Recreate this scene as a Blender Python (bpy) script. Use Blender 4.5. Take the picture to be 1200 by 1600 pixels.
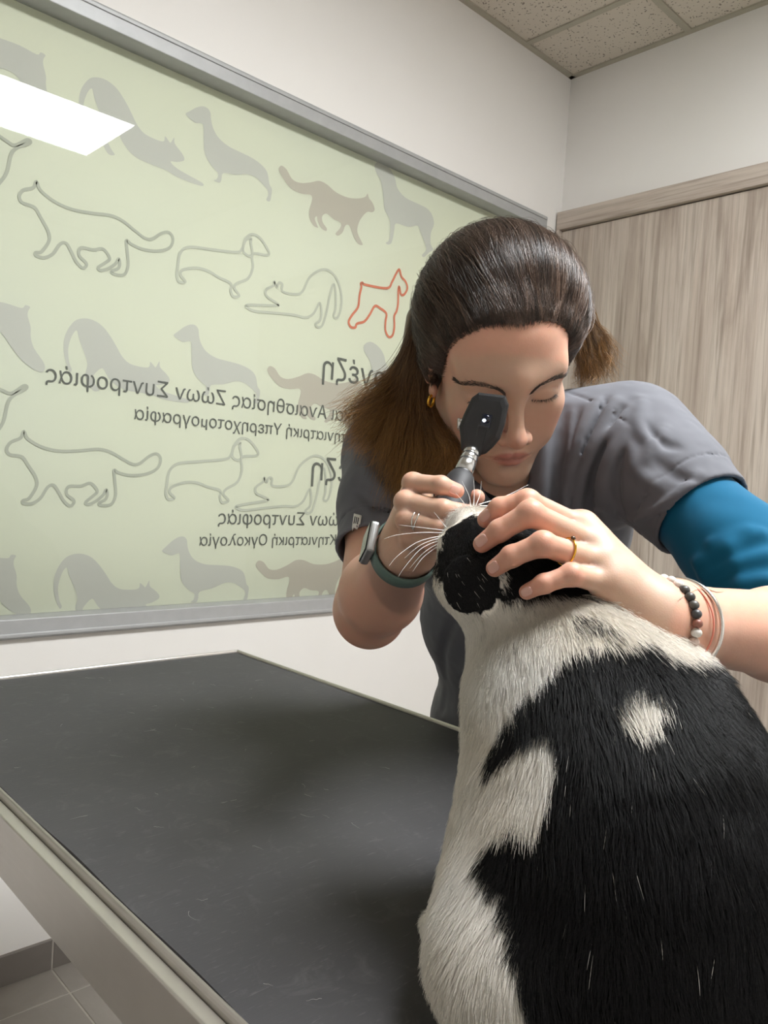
import bpy, bmesh, math, random
import numpy as np
from mathutils import Vector, Matrix
from mathutils.geometry import delaunay_2d_cdt

for o in list(bpy.data.objects):
    bpy.data.objects.remove(o)
SC = bpy.context.scene
COL = SC.collection
random.seed(7)
RNG = np.random.default_rng(7)

# ------------------------------------------------------------------ camera
YAW, PITCH, ROLL, FPX = 0.7596857, 0.0335426, -0.0634334, 1239.6
CAM = np.array([-2.6047, -1.8460, 1.2000])
_f = np.array([math.sin(YAW)*math.cos(PITCH), math.cos(YAW)*math.cos(PITCH), -math.sin(PITCH)])
_r = np.array([math.cos(YAW), -math.sin(YAW), 0.0])
_d = np.cross(_f, _r)
CR = _r*math.cos(ROLL) + _d*math.sin(ROLL)      # image right
CD = -_r*math.sin(ROLL) + _d*math.cos(ROLL)     # image down
CF = _f                                         # view direction

def P(px, py, depth):
    """world point seen at photo pixel (px,py), `depth` metres along the view axis"""
    return CAM + depth*((px-600)/FPX*CR + (py-800)/FPX*CD + CF)

def ray(px, py):
    return (px-600)/FPX*CR + (py-800)/FPX*CD + CF

def on_y(px, py, y):
    d = ray(px, py); return CAM + d*((y-CAM[1])/d[1])

def on_z(px, py, z):
    d = ray(px, py); return CAM + d*((z-CAM[2])/d[2])

def project(p):
    v = np.asarray(p) - CAM
    z = v @ CF
    return np.stack([600 + FPX*(v @ CR)/z, 800 + FPX*(v @ CD)/z, z], -1)

cam_data = bpy.data.cameras.new('camera')
cam_data.sensor_fit = 'VERTICAL'
cam_data.sensor_height = 36.0
cam_data.sensor_width = 27.0
cam_data.lens = FPX/1600*36.0
cam_data.clip_start = 0.02
cam = bpy.data.objects.new('camera', cam_data)
COL.objects.link(cam)
M = Matrix.Identity(4)
for i in range(3):
    M[i][0] = CR[i]; M[i][1] = -CD[i]; M[i][2] = -CF[i]; M[i][3] = CAM[i]
cam.matrix_world = M
SC.camera = cam

# ------------------------------------------------------------------ world and exposure
w = bpy.data.worlds.new('world'); SC.world = w
w.use_nodes = True
w.node_tree.nodes['Background'].inputs[0].default_value = (0, 0, 0, 1)
w.node_tree.nodes['Background'].inputs[1].default_value = 0.0   # closed room: no sky
SC.view_settings.view_transform = 'Standard'
SC.view_settings.look = 'None'
SC.view_settings.gamma = 1.0
SC.view_settings.use_curve_mapping = False
SC.view_settings.exposure = 0.08
PANEL_STRENGTH = 46.0

# ------------------------------------------------------------------ helpers
def s2l(c):
    """sRGB 0-255 -> linear rgba"""
    return tuple(((v/255)/12.92 if v/255 <= 0.04045 else ((v/255+0.055)/1.055)**2.4) for v in c) + (1.0,)

class NT:
    """tiny node-tree helper"""
    def __init__(self, name):
        self.m = bpy.data.materials.new(name); self.m.use_nodes = True
        self.t = self.m.node_tree; self.b = self.t.nodes['Principled BSDF']; self.out = self.t.nodes['Material Output']
    def n(self, typ, **kw):
        nd = self.t.nodes.new(typ)
        for k, v in kw.items():
            if k == 'ins':
                for kk, vv in v.items(): nd.inputs[kk].default_value = vv
            else: setattr(nd, k, v)
        return nd
    def l(self, a, b): self.t.links.new(a, b)
    def set(self, **kw):
        for k, v in kw.items(): self.b.inputs[k.replace('_', ' ')].default_value = v
        return self
    def ramp(self, fac, stops, interp='LINEAR'):
        r = self.n('ShaderNodeValToRGB'); r.color_ramp.interpolation = interp
        el = r.color_ramp.elements
        while len(el) < len(stops): el.new(0.5)
        for e, (p, c) in zip(el, stops): e.position = p; e.color = c
        self.l(fac, r.inputs[0]); return r
    def noise(self, scale, detail=4, rough=0.55, vec=None, dist=0.0):
        n = self.n('ShaderNodeTexNoise', ins={'Scale': scale, 'Detail': detail, 'Roughness': rough, 'Distortion': dist})
        if vec is not None: self.l(vec, n.inputs['Vector'])
        return n
    def coords(self, scale=(1, 1, 1), which='Object'):
        tc = self.n('ShaderNodeTexCoord'); mp = self.n('ShaderNodeMapping'); mp.inputs['Scale'].default_value = scale
        self.l(tc.outputs[which], mp.inputs[0]); return mp.outputs[0]
    def bump(self, h, strength=0.2, dist=0.002):
        b = self.n('ShaderNodeBump', ins={'Strength': strength, 'Distance': dist}); self.l(h, b.inputs['Height'])
        self.l(b.outputs[0], self.b.inputs['Normal']); return b

def mat_plain(name, rgb, rough=0.5, metal=0.0, noise=0.0, nscale=40, bump=0.0, bscale=200, **kw):
    t = NT(name); t.set(Roughness=rough, Metallic=metal, **kw)
    c = s2l(rgb)
    v = t.coords()
    n = t.noise(nscale, vec=v)
    a = tuple(min(1, x*(1-noise)) for x in c[:3])+(1,); b = tuple(min(1, x*(1+noise)) for x in c[:3])+(1,)
    t.l(t.ramp(n.outputs[0], [(0.3, a), (0.7, b)]).outputs[0], t.b.inputs['Base Color'])
    if bump:
        t.bump(t.noise(bscale, vec=v).outputs[0], bump)
    return t.m

def link(name, mesh, material=None, parent=None, smooth=False):
    o = bpy.data.objects.new(name, mesh); COL.objects.link(o)
    if material is not None: mesh.materials.append(material)
    if smooth:
        mesh.polygons.foreach_set('use_smooth', [True]*len(mesh.polygons))
    if parent is not None: o.parent = parent
    return o

def mesh_from(verts, faces, name='mesh'):
    me = bpy.data.meshes.new(name)
    me.from_pydata([tuple(map(float, v)) for v in verts], [], [tuple(map(int, f)) for f in faces]); me.update()
    return me

def bm_mesh(bm, name='mesh'):
    bmesh.ops.recalc_face_normals(bm, faces=bm.faces)
    me = bpy.data.meshes.new(name); bm.to_mesh(me); bm.free(); return me

def bx(bm, lo, hi, bevel=0.0, seg=2):
    r = bmesh.ops.create_cube(bm, size=1.0)
    vs = r['verts']
    for v in vs:
        v.co = Vector([lo[i] + (v.co[i]+0.5)*(hi[i]-lo[i]) for i in range(3)])
    if bevel > 0:
        es = list({e for v in vs for e in v.link_edges})
        bmesh.ops.bevel(bm, geom=es, offset=bevel, segments=seg, affect='EDGES', profile=0.6)
    return bm

def box(name, lo, hi, material, parent=None, bevel=0.0, smooth=False):
    bm = bmesh.new(); bx(bm, lo, hi, bevel)
    return link(name, bm_mesh(bm), material, parent, smooth)

def tube_bm(bm, pts, rad, seg=10, closed=False, caps=True):
    """tube along points, rad a number or a list"""
    pts = [Vector(p) for p in pts]; n = len(pts)
    rad = [rad]*n if isinstance(rad, (int, float)) else rad
    rings = []
    up = None
    for i in range(n):
        if closed: t = pts[(i+1) % n]-pts[i-1]
        else: t = pts[min(i+1, n-1)]-pts[max(i-1, 0)]
        t.normalize()
        if up is None: up = t.orthogonal().normalized()
        up = (up - t*up.dot(t)).normalized(); sd = t.cross(up)
        rings.append([bm.verts.new(pts[i] + rad[i]*(math.cos(a)*up + math.sin(a)*sd)) for a in [2*math.pi*k/seg for k in range(seg)]])
    m = n if closed else n-1
    for i in range(m):
        A, B = rings[i], rings[(i+1) % n]
        if closed and i == n-1:   # best rotation to close the loop
            k0 = min(range(seg), key=lambda k: (A[0].co-B[k].co).length); B = B[k0:]+B[:k0]
        for k in range(seg):
            bm.faces.new((A[k], A[(k+1) % seg], B[(k+1) % seg], B[k]))
    if caps and not closed:
        bm.faces.new(rings[0][::-1]); bm.faces.new(rings[-1])
    return bm

def tube(name, pts, rad, material, parent=None, seg=10, closed=False):
    bm = bmesh.new(); tube_bm(bm, pts, rad, seg, closed)
    return link(name, bm_mesh(bm), material, parent, True)

def empty(name, loc=(0, 0, 0)):
    o = bpy.data.objects.new(name, None); COL.objects.link(o); o.location = loc; o.empty_display_size = 0.05
    return o

def tag(o, label=None, cat=None, group=None, kind=None):
    if label: o['label'] = label
    if cat: o['category'] = cat
    if group: o['group'] = group
    if kind: o['kind'] = kind
    return o

def put(o, parent):
    """parent keeping world place, parent has only a translation"""
    o.parent = parent; o.matrix_parent_inverse = Matrix.Translation(parent.location).inverted(); return o

def catmull(pts, n=8, closed=False):
    pts = np.asarray(pts, float); m = len(pts); out = []
    rng = range(m if closed else m-1)
    for i in rng:
        if closed: p0, p1, p2, p3 = pts[(i-1) % m], pts[i], pts[(i+1) % m], pts[(i+2) % m]
        else: p0, p1, p2, p3 = pts[max(i-1, 0)], pts[i], pts[i+1], pts[min(i+2, m-1)]
        for k in range(n):
            t = k/n
            out.append(0.5*((2*p1)+(-p0+p2)*t+(2*p0-5*p1+4*p2-p3)*t*t+(-p0+3*p1-3*p2+p3)*t**3))
    if not closed: out.append(pts[-1])
    return np.array(out)
# ================================================================== the room
H = 2.817           # ceiling height
X0, Y0 = -4.3, -3.6 # far ends of the room behind the camera
WIN_X0, WIN_X1, WIN_Z0, WIN_Z1 = -3.55, -0.104, 0.803, 2.257
GLASS_Y = 0.040

def mat_wall():
    t = NT('painted_plaster'); v = t.coords()
    n = t.noise(260, 3, vec=v); t.bump(n.outputs[0], 0.06, 0.001)
    c = t.noise(2.0, 3, vec=v)
    t.l(t.ramp(c.outputs[0], [(0.3, s2l((229, 226, 221))), (0.7, s2l((233, 230, 226)))]).outputs[0], t.b.inputs['Base Color'])
    t.set(Roughness=0.75); return t.m
M_WALL = mat_wall()

def mat_wood(name, axis, seed=0.0):
    """greyish oak laminate, the grain running along `axis`"""
    t = NT(name)
    sc = [1, 1, 1]
    def co(along, across):
        s = [across]*3; s[axis] = along; return t.coords(tuple(s))
    v = co(0.10, 1.0)
    a = t.n('ShaderNodeVectorMath', operation='ADD'); a.inputs[1].default_value = (seed, seed*1.7, seed*0.6); t.l(v, a.inputs[0])
    big = t.noise(14, 5, 0.6, a.outputs[0], 0.6)
    v2 = co(0.02, 1.0)
    fine = t.noise(95, 6, 0.75, v2, 0.2)
    v3 = co(0.035, 1.0); a3 = t.n('ShaderNodeVectorMath', operation='ADD'); a3.inputs[1].default_value = (seed+3, 0, seed); t.l(v3, a3.inputs[0])
    streak = t.noise(30, 3, 0.5, a3.outputs[0], 1.5)
    base = t.ramp(big.outputs[0], [(0.28, s2l((158, 143, 131))), (0.45, s2l((180, 166, 154))), (0.6, s2l((194, 182, 170))), (0.75, s2l((176, 163, 151)))])
    f = t.ramp(fine.outputs[0], [(0.33, (0.66, 0.64, 0.62, 1)), (0.55, (1, 1, 1, 1))])
    s = t.ramp(streak.outputs[0], [(0.33, (0.66, 0.635, 0.615, 1)), (0.43, (1, 1, 1, 1)), (0.6, (1, 1, 1, 1)), (0.7, (1.08, 1.07, 1.06, 1))])
    m1 = t.n('ShaderNodeMixRGB', blend_type='MULTIPLY'); m1.inputs[0].default_value = 0.8
    t.l(base.outputs[0], m1.inputs[1]); t.l(f.outputs[0], m1.inputs[2])
    m2 = t.n('ShaderNodeMixRGB', blend_type='MULTIPLY'); m2.inputs[0].default_value = 0.75
    t.l(m1.outputs[0], m2.inputs[1]); t.l(s.outputs[0], m2.inputs[2])
    t.l(m2.outputs[0], t.b.inputs['Base Color'])
    t.bump(fine.outputs[0], 0.10, 0.001); t.set(Roughness=0.48); return t.m
M_WOODV = mat_wood('grey_oak_laminate_vertical', 2)
M_WOODH = mat_wood('grey_oak_laminate_horizontal', 1, 4.2)
M_ALU = mat_plain('anodised_aluminium', (176, 177, 177), 0.45, 0.35, 0.04, 30)
M_GRID = mat_plain('beige_ceiling_grid', (172, 166, 150), 0.6, 0.0, 0.04, 20)

# walls -------------------------------------------------------------
def struct(o): o['kind'] = 'structure'; return o
bm = bmesh.new()
bx(bm, (X0-0.12, 0, 0), (WIN_X0, 0.12, H+0.3)); bx(bm, (WIN_X1, 0, 0), (0.12, 0.12, H+0.3))
bx(bm, (WIN_X0, 0, 0), (WIN_X1, 0.12, WIN_Z0)); bx(bm, (WIN_X0, 0, WIN_Z1), (WIN_X1, 0.12, H+0.3))
tag(struct(link('wall_window', bm_mesh(bm), M_WALL)), 'white plaster wall around the wide frosted interior window', 'wall')
DOOR_Y1 = -0.008      # casing starts almost in the corner
DOOR_Y0 = -1.90
tag(struct(box('wall_door', (0, Y0-0.12, 0), (0.12, 0.0, H+0.3), M_WALL)), 'white plaster wall above the grey oak door', 'wall')
tag(struct(box('wall_back', (X0-0.12, Y0-0.12, 0), (0.0, Y0, H+0.3), M_WALL)), 'plain white plaster wall facing the frosted window', 'wall')
tag(struct(box('wall_side', (X0-0.12, Y0, 0), (X0, 0, H+0.3), M_WALL)), 'plain white plaster wall facing the grey oak door', 'wall')

# floor: grey porcelain tiles --------------------------------------------------
def mat_tile(name, rgb):
    t = NT(name); v = t.coords(which='Object')
    oi = t.n('ShaderNodeObjectInfo'); a = t.n('ShaderNodeVectorMath', operation='ADD'); t.l(v, a.inputs[0]); t.l(oi.outputs['Location'], a.inputs[1])
    n = t.noise(5, 6, 0.65, a.outputs[0], 0.5); c = s2l(rgb)
    t.l(t.ramp(n.outputs[0], [(0.25, tuple(x*0.86 for x in c[:3])+(1,)), (0.75, tuple(x*1.12 for x in c[:3])+(1,))]).outputs[0], t.b.inputs['Base Color'])
    t.bump(t.noise(180, 3, vec=a.outputs[0]).outputs[0], 0.08); t.set(Roughness=0.55); return t.m
M_TILE = mat_tile('grey_porcelain', (142, 136, 129))
M_SKIRT = mat_tile('dark_grey_porcelain', (110, 104, 98))
M_GROUT = mat_plain('grout', (172, 165, 156), 0.9, 0, 0.05, 60)
floor = tag(struct(box('floor', (X0, Y0, -0.10), (0, 0, -0.0015), M_GROUT)), 'grey porcelain tiled floor with pale grout', 'floor')
GX, GY, TS, G = -1.853, -0.117, 0.60, 0.004
tile_mesh = {}
def tile(parent, name, lo, hi, material, bev=0.0012):
    d = tuple(round(hi[i]-lo[i], 4) for i in range(3)); key = (d, material.name)
    if key not in tile_mesh:
        b = bmesh.new(); bx(b, tuple(-x/2 for x in d), tuple(x/2 for x in d), bev, 1); m = bm_mesh(b, name); m.materials.append(material); tile_mesh[key] = m
    o = bpy.data.objects.new(name, tile_mesh[key]); COL.objects.link(o); o.parent = parent
    o.location = [(lo[i]+hi[i])/2 for i in range(3)]; return o
xs = sorted([X0, 0.0] + [GX + k*TS for k in range(-5, 5) if X0 + 0.02 < GX + k*TS < -0.02])
ys = sorted([Y0, 0.0] + [GY - k*TS for k in range(0, 7) if GY - k*TS > Y0 + 0.02])
for i in range(len(xs)-1):
    for j in range(len(ys)-1):
        tile(floor, 'floor_tile', (xs[i]+G/2, ys[j]+G/2, -0.010), (xs[i+1]-G/2, ys[j+1]-G/2, 0.0), M_TILE)
# skirting tiles
bb = tag(struct(box('baseboard_window', (X0, -0.0085, 0), (0, 0.002, 0.073), M_GROUT)), 'dark tile skirting below the frosted window wall', 'baseboard')
for i in range(len(xs)-1):
    tile(bb, 'skirting_tile', (xs[i]+G/2, -0.010, 0.001), (xs[i+1]-G/2, -0.0015, 0.074), M_SKIRT)
for nm, lo, hi in (('baseboard_back', (X0, Y0, 0), (0, Y0+0.0085, 0.073)), ('baseboard_side', (X0, Y0, 0), (X0+0.0085, 0, 0.073))):
    tag(struct(box(nm, lo, hi, M_SKIRT)), 'dark tile skirting along the plain ' + nm[10:] + ' wall', 'baseboard')

# suspended ceiling --------------------------------------------------------------------
def mat_ceiltile():
    t = NT('fissured_mineral_tile'); v = t.coords((1, 1, 1))
    oi = t.n('ShaderNodeObjectInfo'); a = t.n('ShaderNodeVectorMath', operation='ADD'); t.l(v, a.inputs[0]); t.l(oi.outputs['Location'], a.inputs[1])
    n0 = t.noise(30, 2, 0.5, a.outputs[0], 0); 
    mx = t.n('ShaderNodeVectorMath', operation='SCALE'); t.l(n0.outputs['Color'], mx.inputs[0]); mx.inputs['Scale'].default_value = 0.03
    ad = t.n('ShaderNodeVectorMath', operation='ADD'); t.l(a.outputs[0], ad.inputs[0]); t.l(mx.outputs[0], ad.inputs[1])
    vo = t.n('ShaderNodeTexVoronoi', ins={'Scale': 90.0, 'Randomness': 1.0}); t.l(ad.outputs[0], vo.inputs['Vector'])
    n1 = t.noise(60, 2, 0.5, a.outputs[0])
    sub = t.n('ShaderNodeMath', operation='SUBTRACT'); t.l(vo.outputs['Distance'], sub.inputs[0])
    mm = t.n('ShaderNodeMath', operation='MULTIPLY'); mm.inputs[1].default_value = 0.42; t.l(n1.outputs[0], mm.inputs[0]); t.l(mm.outputs[0], sub.inputs[1])
    r = t.ramp(sub.outputs[0], [(0.0, s2l((128, 121, 110))), (0.045, s2l((205, 196, 182)))])
    t.l(r.outputs[0], t.b.inputs['Base Color']); t.bump(r.outputs[0], 0.5, 0.002); t.set(Roughness=0.9); return t.m
M_CT = mat_ceiltile()
M_SLAB = mat_plain('concrete_slab', (150, 148, 144), 0.9)
ceil = tag(struct(box('ceiling', (X0, Y0, H+0.20), (0, 0, H+0.30), M_SLAB)), 'suspended ceiling of fissured mineral tiles in a beige grid', 'ceiling')
bxs = sorted([X0, 0.0] + [-0.305 - 0.6*k for k in range(7) if -0.305-0.6*k > X0+0.03])
bys = sorted([Y0, 0.0] + [-0.482 - 0.6*k for k in range(6) if -0.482-0.6*k > Y0+0.03])
def cell(x, y):
    i = max(k for k in range(len(bxs)) if bxs[k] <= x); j = max(k for k in range(len(bys)) if bys[k] <= y); return i, j
LIT = [cell(-1.8, -1.98), cell(-1.2, -1.98)]      # the one luminaire fills two cells; its mirror image shows in the window glass
PX0, PX1, PY0_, PY1_ = bxs[LIT[0][0]], bxs[LIT[1][0]+1], bys[LIT[0][1]], bys[LIT[0][1]+1]
for x in bxs[1:-1]:
    for y0, y1 in (((Y0, PY0_), (PY1_, 0)) if PX0 < x < PX1 else ((Y0, 0),)):      # the bar stops at the luminaire
        box('grid_bar', (x-0.012, y0, H-0.0015), (x+0.012, y1, H+0.03), M_GRID, ceil)
for y in bys[1:-1]:
    box('grid_bar', (X0, y-0.012, H-0.0015), (0, y+0.012, H+0.03), M_GRID, ceil)
for lo, hi in (((X0, -0.022, H-0.002), (0, 0, H+0.02)), ((-0.022, Y0, H-0.002), (0, 0, H+0.02)), ((X0, Y0, H-0.002), (X0+0.022, 0, H+0.02)), ((X0, Y0, H-0.002), (0, Y0+0.022, H+0.02))):
    box('edge_angle', lo, hi, M_GRID, ceil)
for i in range(len(bxs)-1):
    for j in range(len(bys)-1):
        if (i, j) in LIT: continue
        tile(ceil, 'ceiling_tile', (bxs[i]+0.004, bys[j]+0.004, H+0.004), (bxs[i+1]-0.004, bys[j+1]-0.004, H+0.019), M_CT, 0.001)

def mat_emit(name, rgb, s):
    t = NT(name); t.set(Roughness=0.4); c = tuple(rgb)+(1,)
    t.b.inputs['Base Color'].default_value = (0.8, 0.8, 0.8, 1); t.b.inputs['Emission Color'].default_value = c; t.b.inputs['Emission Strength'].default_value = s; return t.m
M_PANEL = mat_emit('led_diffuser', (0.965, 0.985, 1.0), PANEL_STRENGTH)
M_WHITE = mat_plain('white_enamel', (235, 235, 232), 0.35)
for x0, x1, y0, y1 in ((PX0+0.004, PX1-0.004, PY0_+0.004, PY1_-0.004),):
    e = tag(empty('ceiling_light_offscreen', ((x0+x1)/2, (y0+y1)/2, H)), 'long white ceiling light panel mirrored in the frosted window glass', 'ceiling light')
    b = bmesh.new(); f = 0.016
    bx(b, (x0, y0, H-0.004), (x0+f, y1, H+0.012)); bx(b, (x1-f, y0, H-0.004), (x1, y1, H+0.012)); bx(b, (x0+f, y0, H-0.004), (x1-f, y0+f, H+0.012)); bx(b, (x0+f, y1-f, H-0.004), (x1-f, y1, H+0.012))
    put(link('panel_frame', bm_mesh(b), M_WHITE), e)
    put(box('diffuser', (x0+f, y0+f, H-0.001), (x1-f, y1-f, H+0.006), M_PANEL), e)

# door -------------------------------------------------------------------------------------
DT = 2.292; DI = 2.224
door = tag(struct(empty('door_1', (0, (DOOR_Y0+DOOR_Y1)/2, 0))), 'grey oak laminate door with a wide top casing beside the corner', 'door')
put(box('door_leaf', (-0.022, DOOR_Y0+0.06, 0.004), (0.0, DOOR_Y1-0.016, DI-0.004), M_WOODV, None, 0.001), door)
put(box('top_casing', (-0.040, DOOR_Y0, DI), (0.0, DOOR_Y1, DT), M_WOODH, None, 0.0025), door)
put(box('side_casing', (-0.040, DOOR_Y1-0.014, 0.0), (0.0, DOOR_Y1, DI), M_WOODV, None, 0.002), door)
put(box('side_casing', (-0.040, DOOR_Y0, 0.0), (0.0, DOOR_Y0+0.058, DI), M_WOODV, None, 0.002), door)
hb = bmesh.new(); tube_bm(hb, [(-0.022, DOOR_Y0+0.12, 1.05), (-0.065, DOOR_Y0+0.12, 1.05), (-0.07, DOOR_Y0+0.13, 1.05), (-0.07, DOOR_Y0+0.24, 1.05)], 0.009, 12)
put(link('door_handle', bm_mesh(hb), M_ALU, None, True), door)

# window: aluminium frame, frosted printed film, glass ------------------------------------------------
win = tag(struct(empty('window_1', ((WIN_X0+WIN_X1)/2, 0, WIN_Z0))), 'wide interior window with pale green frosted film, animal prints and mirrored Greek lettering', 'window')
fw, fd = 0.046, 0.012     # face width, how far it stands proud
def frame_bar(name, lo, hi): return put(box(name, lo, hi, M_ALU, None, 0.0025), win)
for nm, a, b_ in (('frame_top', (WIN_X0, WIN_Z1-fw), (WIN_X1, WIN_Z1)), ('frame_bottom', (WIN_X0, WIN_Z0), (WIN_X1, WIN_Z0+fw)),
                  ('frame_side', (WIN_X1-fw, WIN_Z0+fw), (WIN_X1, WIN_Z1-fw)), ('frame_side', (WIN_X0, WIN_Z0+fw), (WIN_X0+fw, WIN_Z1-fw))):
    frame_bar(nm, (a[0], -fd, a[1]), (b_[0], 0.09, b_[1]))
# a slim raised bead on the outer frame edge
zb, zt = WIN_Z0+0.004, WIN_Z1-0.004
for nm, lo, hi in (('frame_bead', (WIN_X0+.004, -fd-0.004, zt-0.010), (WIN_X1-.004, -fd+0.002, zt)), ('frame_bead', (WIN_X0+.004, -fd-0.004, zb), (WIN_X1-.004, -fd+0.002, zb+0.010))):
    frame_bar(nm, lo, hi)
def mat_film():
    t = NT('frosted_green_film'); v = t.coords()
    sx = t.n('ShaderNodeSeparateXYZ'); t.l(v, sx.inputs[0])
    n = t.noise(1.1, 2, 0.4, v)
    r = t.ramp(n.outputs[0], [(0.3, s2l((204, 207, 189))), (0.7, s2l((208, 209, 187)))])
    t.l(r.outputs[0], t.b.inputs['Base Color']); t.set(Roughness=0.7)
    t.bump(t.noise(900, 2, vec=v).outputs[0], 0.05, 0.0005); return t.m
def mat_glass():
    t = NT('clear_pane')
    for nd in [t.b]: t.t.nodes.remove(nd)
    fr = t.n('ShaderNodeFresnel', ins={'IOR': 1.36}); tr = t.n('ShaderNodeBsdfTransparent'); tr.inputs[0].default_value = (0.985, 0.995, 0.985, 1)
    gl = t.n('ShaderNodeBsdfGlossy', ins={'Roughness': 0.0}); 
    v = t.coords(); wv = t.noise(1.3, 2, 0.4, v); b = t.n('ShaderNodeBump', ins={'Strength': 0.003, 'Distance': 0.01}); t.l(wv.outputs[0], b.inputs['Height']); t.l(b.outputs[0], gl.inputs['Normal'])
    mx = t.n('ShaderNodeMixShader'); t.l(fr.outputs[0], mx.inputs[0]); t.l(tr.outputs[0], mx.inputs[1]); t.l(gl.outputs[0], mx.inputs[2]); t.l(mx.outputs[0], t.out.inputs[0])
    return t.m
put(box('film', (WIN_X0+fw-0.005, GLASS_Y+0.009, WIN_Z0+fw-0.005), (WIN_X1-fw+0.005, GLASS_Y+0.013, WIN_Z1-fw+0.005), mat_film()), win)
put(link('glass_pane', mesh_from([(WIN_X0+fw-.005, GLASS_Y, WIN_Z0+fw-.005), (WIN_X1-fw+.005, GLASS_Y, WIN_Z0+fw-.005), (WIN_X1-fw+.005, GLASS_Y, WIN_Z1-fw+.005), (WIN_X0+fw-.005, GLASS_Y, WIN_Z1-fw+.005)], [(0, 1, 2, 3)]), mat_glass()), win)

# prints on the film -------------------------------------------------------------------------------------
PY = GLASS_Y+0.0085
M_PR_GREY = mat_plain('grey_print', (186, 186, 177), 0.7)
M_PR_BROWN = mat_plain('taupe_print', (180, 174, 160), 0.7)
M_PR_LINE = mat_plain('grey_line_print', (170, 172, 158), 0.7)
M_PR_LINE2 = mat_plain('pale_grey_line_print', (181, 183, 169), 0.7)
M_PR_RED = mat_plain('terracotta_line_print', (198, 116, 90), 0.7)
M_PR_TEXT = mat_plain('dark_grey_lettering', (92, 94, 88), 0.7)
def z5(pts): return [(0.38333*a, 50+0.38333*b) for a, b in pts]
def z6(pts): return [(0.46667*a, 440+0.46667*b) for a, b in pts]
def z7(pts): return [(400+0.41667*a, 240+0.41667*b) for a, b in pts]
def to_wall(px): return np.array([on_y(a, b, PY)[[0, 2]] for a, b in px])
SH = {}
SH['dachshund'] = to_wall(z5([(757,333),(775,322),(800,308),(825,303),(845,310),(858,330),(860,355),(868,390),(890,430),(930,465),(980,490),(1030,515),(1070,545),(1090,575),(1098,620),(1108,640),(1105,670),(1100,690),(1085,685),(1093,665),(1090,645),(1070,620),(1045,595),(1010,580),(960,582),(910,575),(903,600),(895,615),(872,605),(885,598),(888,575),(870,555),(845,520),(832,480),(830,430),(828,380),(815,372),(795,370),(770,350)]))
SH['stretch'] = to_wall(z5([(325,330),(322,270),(335,225),(365,190),(400,185),(440,200),(480,235),(515,290),(540,340),(560,380),(590,415),(640,440),(668,445),(672,425),(685,440),(695,452),(710,430),(712,455),(735,485),(750,510),(748,525),(720,530),(695,528),(720,555),(780,590),(825,615),(825,628),(780,615),(720,590),(680,565),(630,545),(570,520),(530,490),(500,450),(478,410),(445,430),(440,450),(455,480),(468,500),(445,500),(425,470),(410,425),(418,380),(405,330),(385,270),(375,230),(355,250),(340,300),(345,360),(355,390),(345,395)]))
SH['walkcat'] = to_wall(z7([(95,45),(115,60),(135,95),(165,110),(205,108),(235,102),(265,115),(300,145),(345,165),(385,168),(410,162),(418,150),(424,168),(437,185),(445,210),(435,220),(418,218),(400,235),(385,260),(380,295),(398,335),(398,343),(382,338),(365,310),(350,270),(335,270),(325,295),(308,308),(298,300),(315,280),(318,260),(290,245),(265,225),(248,235),(250,258),(265,280),(262,290),(245,280),(232,255),(228,235),(220,245),(230,270),(232,278),(215,270),(200,240),(200,210),(210,175),(205,155),(170,150),(130,130),(100,90),(85,60)]))
SH['bigdog'] = to_wall(z7([(445,40),(470,30),(500,55),(520,90),(530,130),(560,165),(600,185),(640,205),(660,230),(667,265),(655,300),(655,340),(665,360),(650,370),(630,388),(622,380),(638,360),(630,330),(615,290),(605,270),(570,275),(525,262),(518,290),(508,335),(490,340),(488,332),(498,325),(503,280),(500,245),(482,210),(478,170),(470,110),(450,70)]))
SH['hound'] = to_wall(z5([(-90,-30),(-40,5),(0,25),(80,55),(150,92),(165,83),(185,95),(178,108),(175,130),(187,180),(187,220),(200,270),(235,330),(245,360),(235,378),(205,365),(150,310),(110,250),(75,190),(40,160),(0,150),(-40,170),(-60,260),(-95,265),(-90,150)]))
SH['l_cat'] = to_wall(z5([(78,670),(95,645),(135,635),(148,610),(165,645),(220,690),(290,722),(370,738),(450,748),(500,770),(550,810),(590,840),(620,843),(660,820),(690,818),(705,845),(690,880),(640,893),(580,885),(535,865),(515,850),(518,890),(522,950),(510,985),(490,992),(460,985),(455,975),(480,965),(488,945),(483,925),(470,945),(440,965),(410,972),(400,960),(430,940),(447,922),(420,885),(380,888),(330,880),(322,910),(350,940),(350,955),(335,962),(310,935),(290,895),(270,862),(245,865),(215,905),(180,920),(148,912),(145,900),(170,895),(200,850),(195,810),(165,755),(145,720),(125,708),(90,695)]))
SH['l_dach'] = to_wall(z5([(725,950),(735,900),(770,877),(850,885),(960,898),(985,885),(1000,845),(1025,825),(1060,840),(1095,895),(1085,910),(1030,905),(1030,960),(1010,1005),(965,1025),(955,1045),(975,1075),(950,1078),(940,1055),(940,1025),(890,1000),(850,975),(800,962),(745,970),(735,990),(755,1018),(730,1018),(720,990)]))
SH['l_ear'] = to_wall(z5([(1022,842),(1000,850),(990,890),(1010,912),(1028,905),(1022,860)]))
SH['l_stretch'] = to_wall(z7([(-30,568),(75,570),(78,562),(40,535),(38,510),(65,495),(68,480),(78,500),(85,485),(98,490),(100,518),(150,528),(175,515),(200,465),(240,437),(275,440),(305,475),(320,530),(318,580),(305,615),(290,610),(298,580),(298,520),(290,490),(275,540),(265,590),(250,640),(235,652),(222,640),(240,625),(245,595),(238,560),(215,600),(185,615),(140,605),(60,597),(0,592),(-30,580)]))
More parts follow.
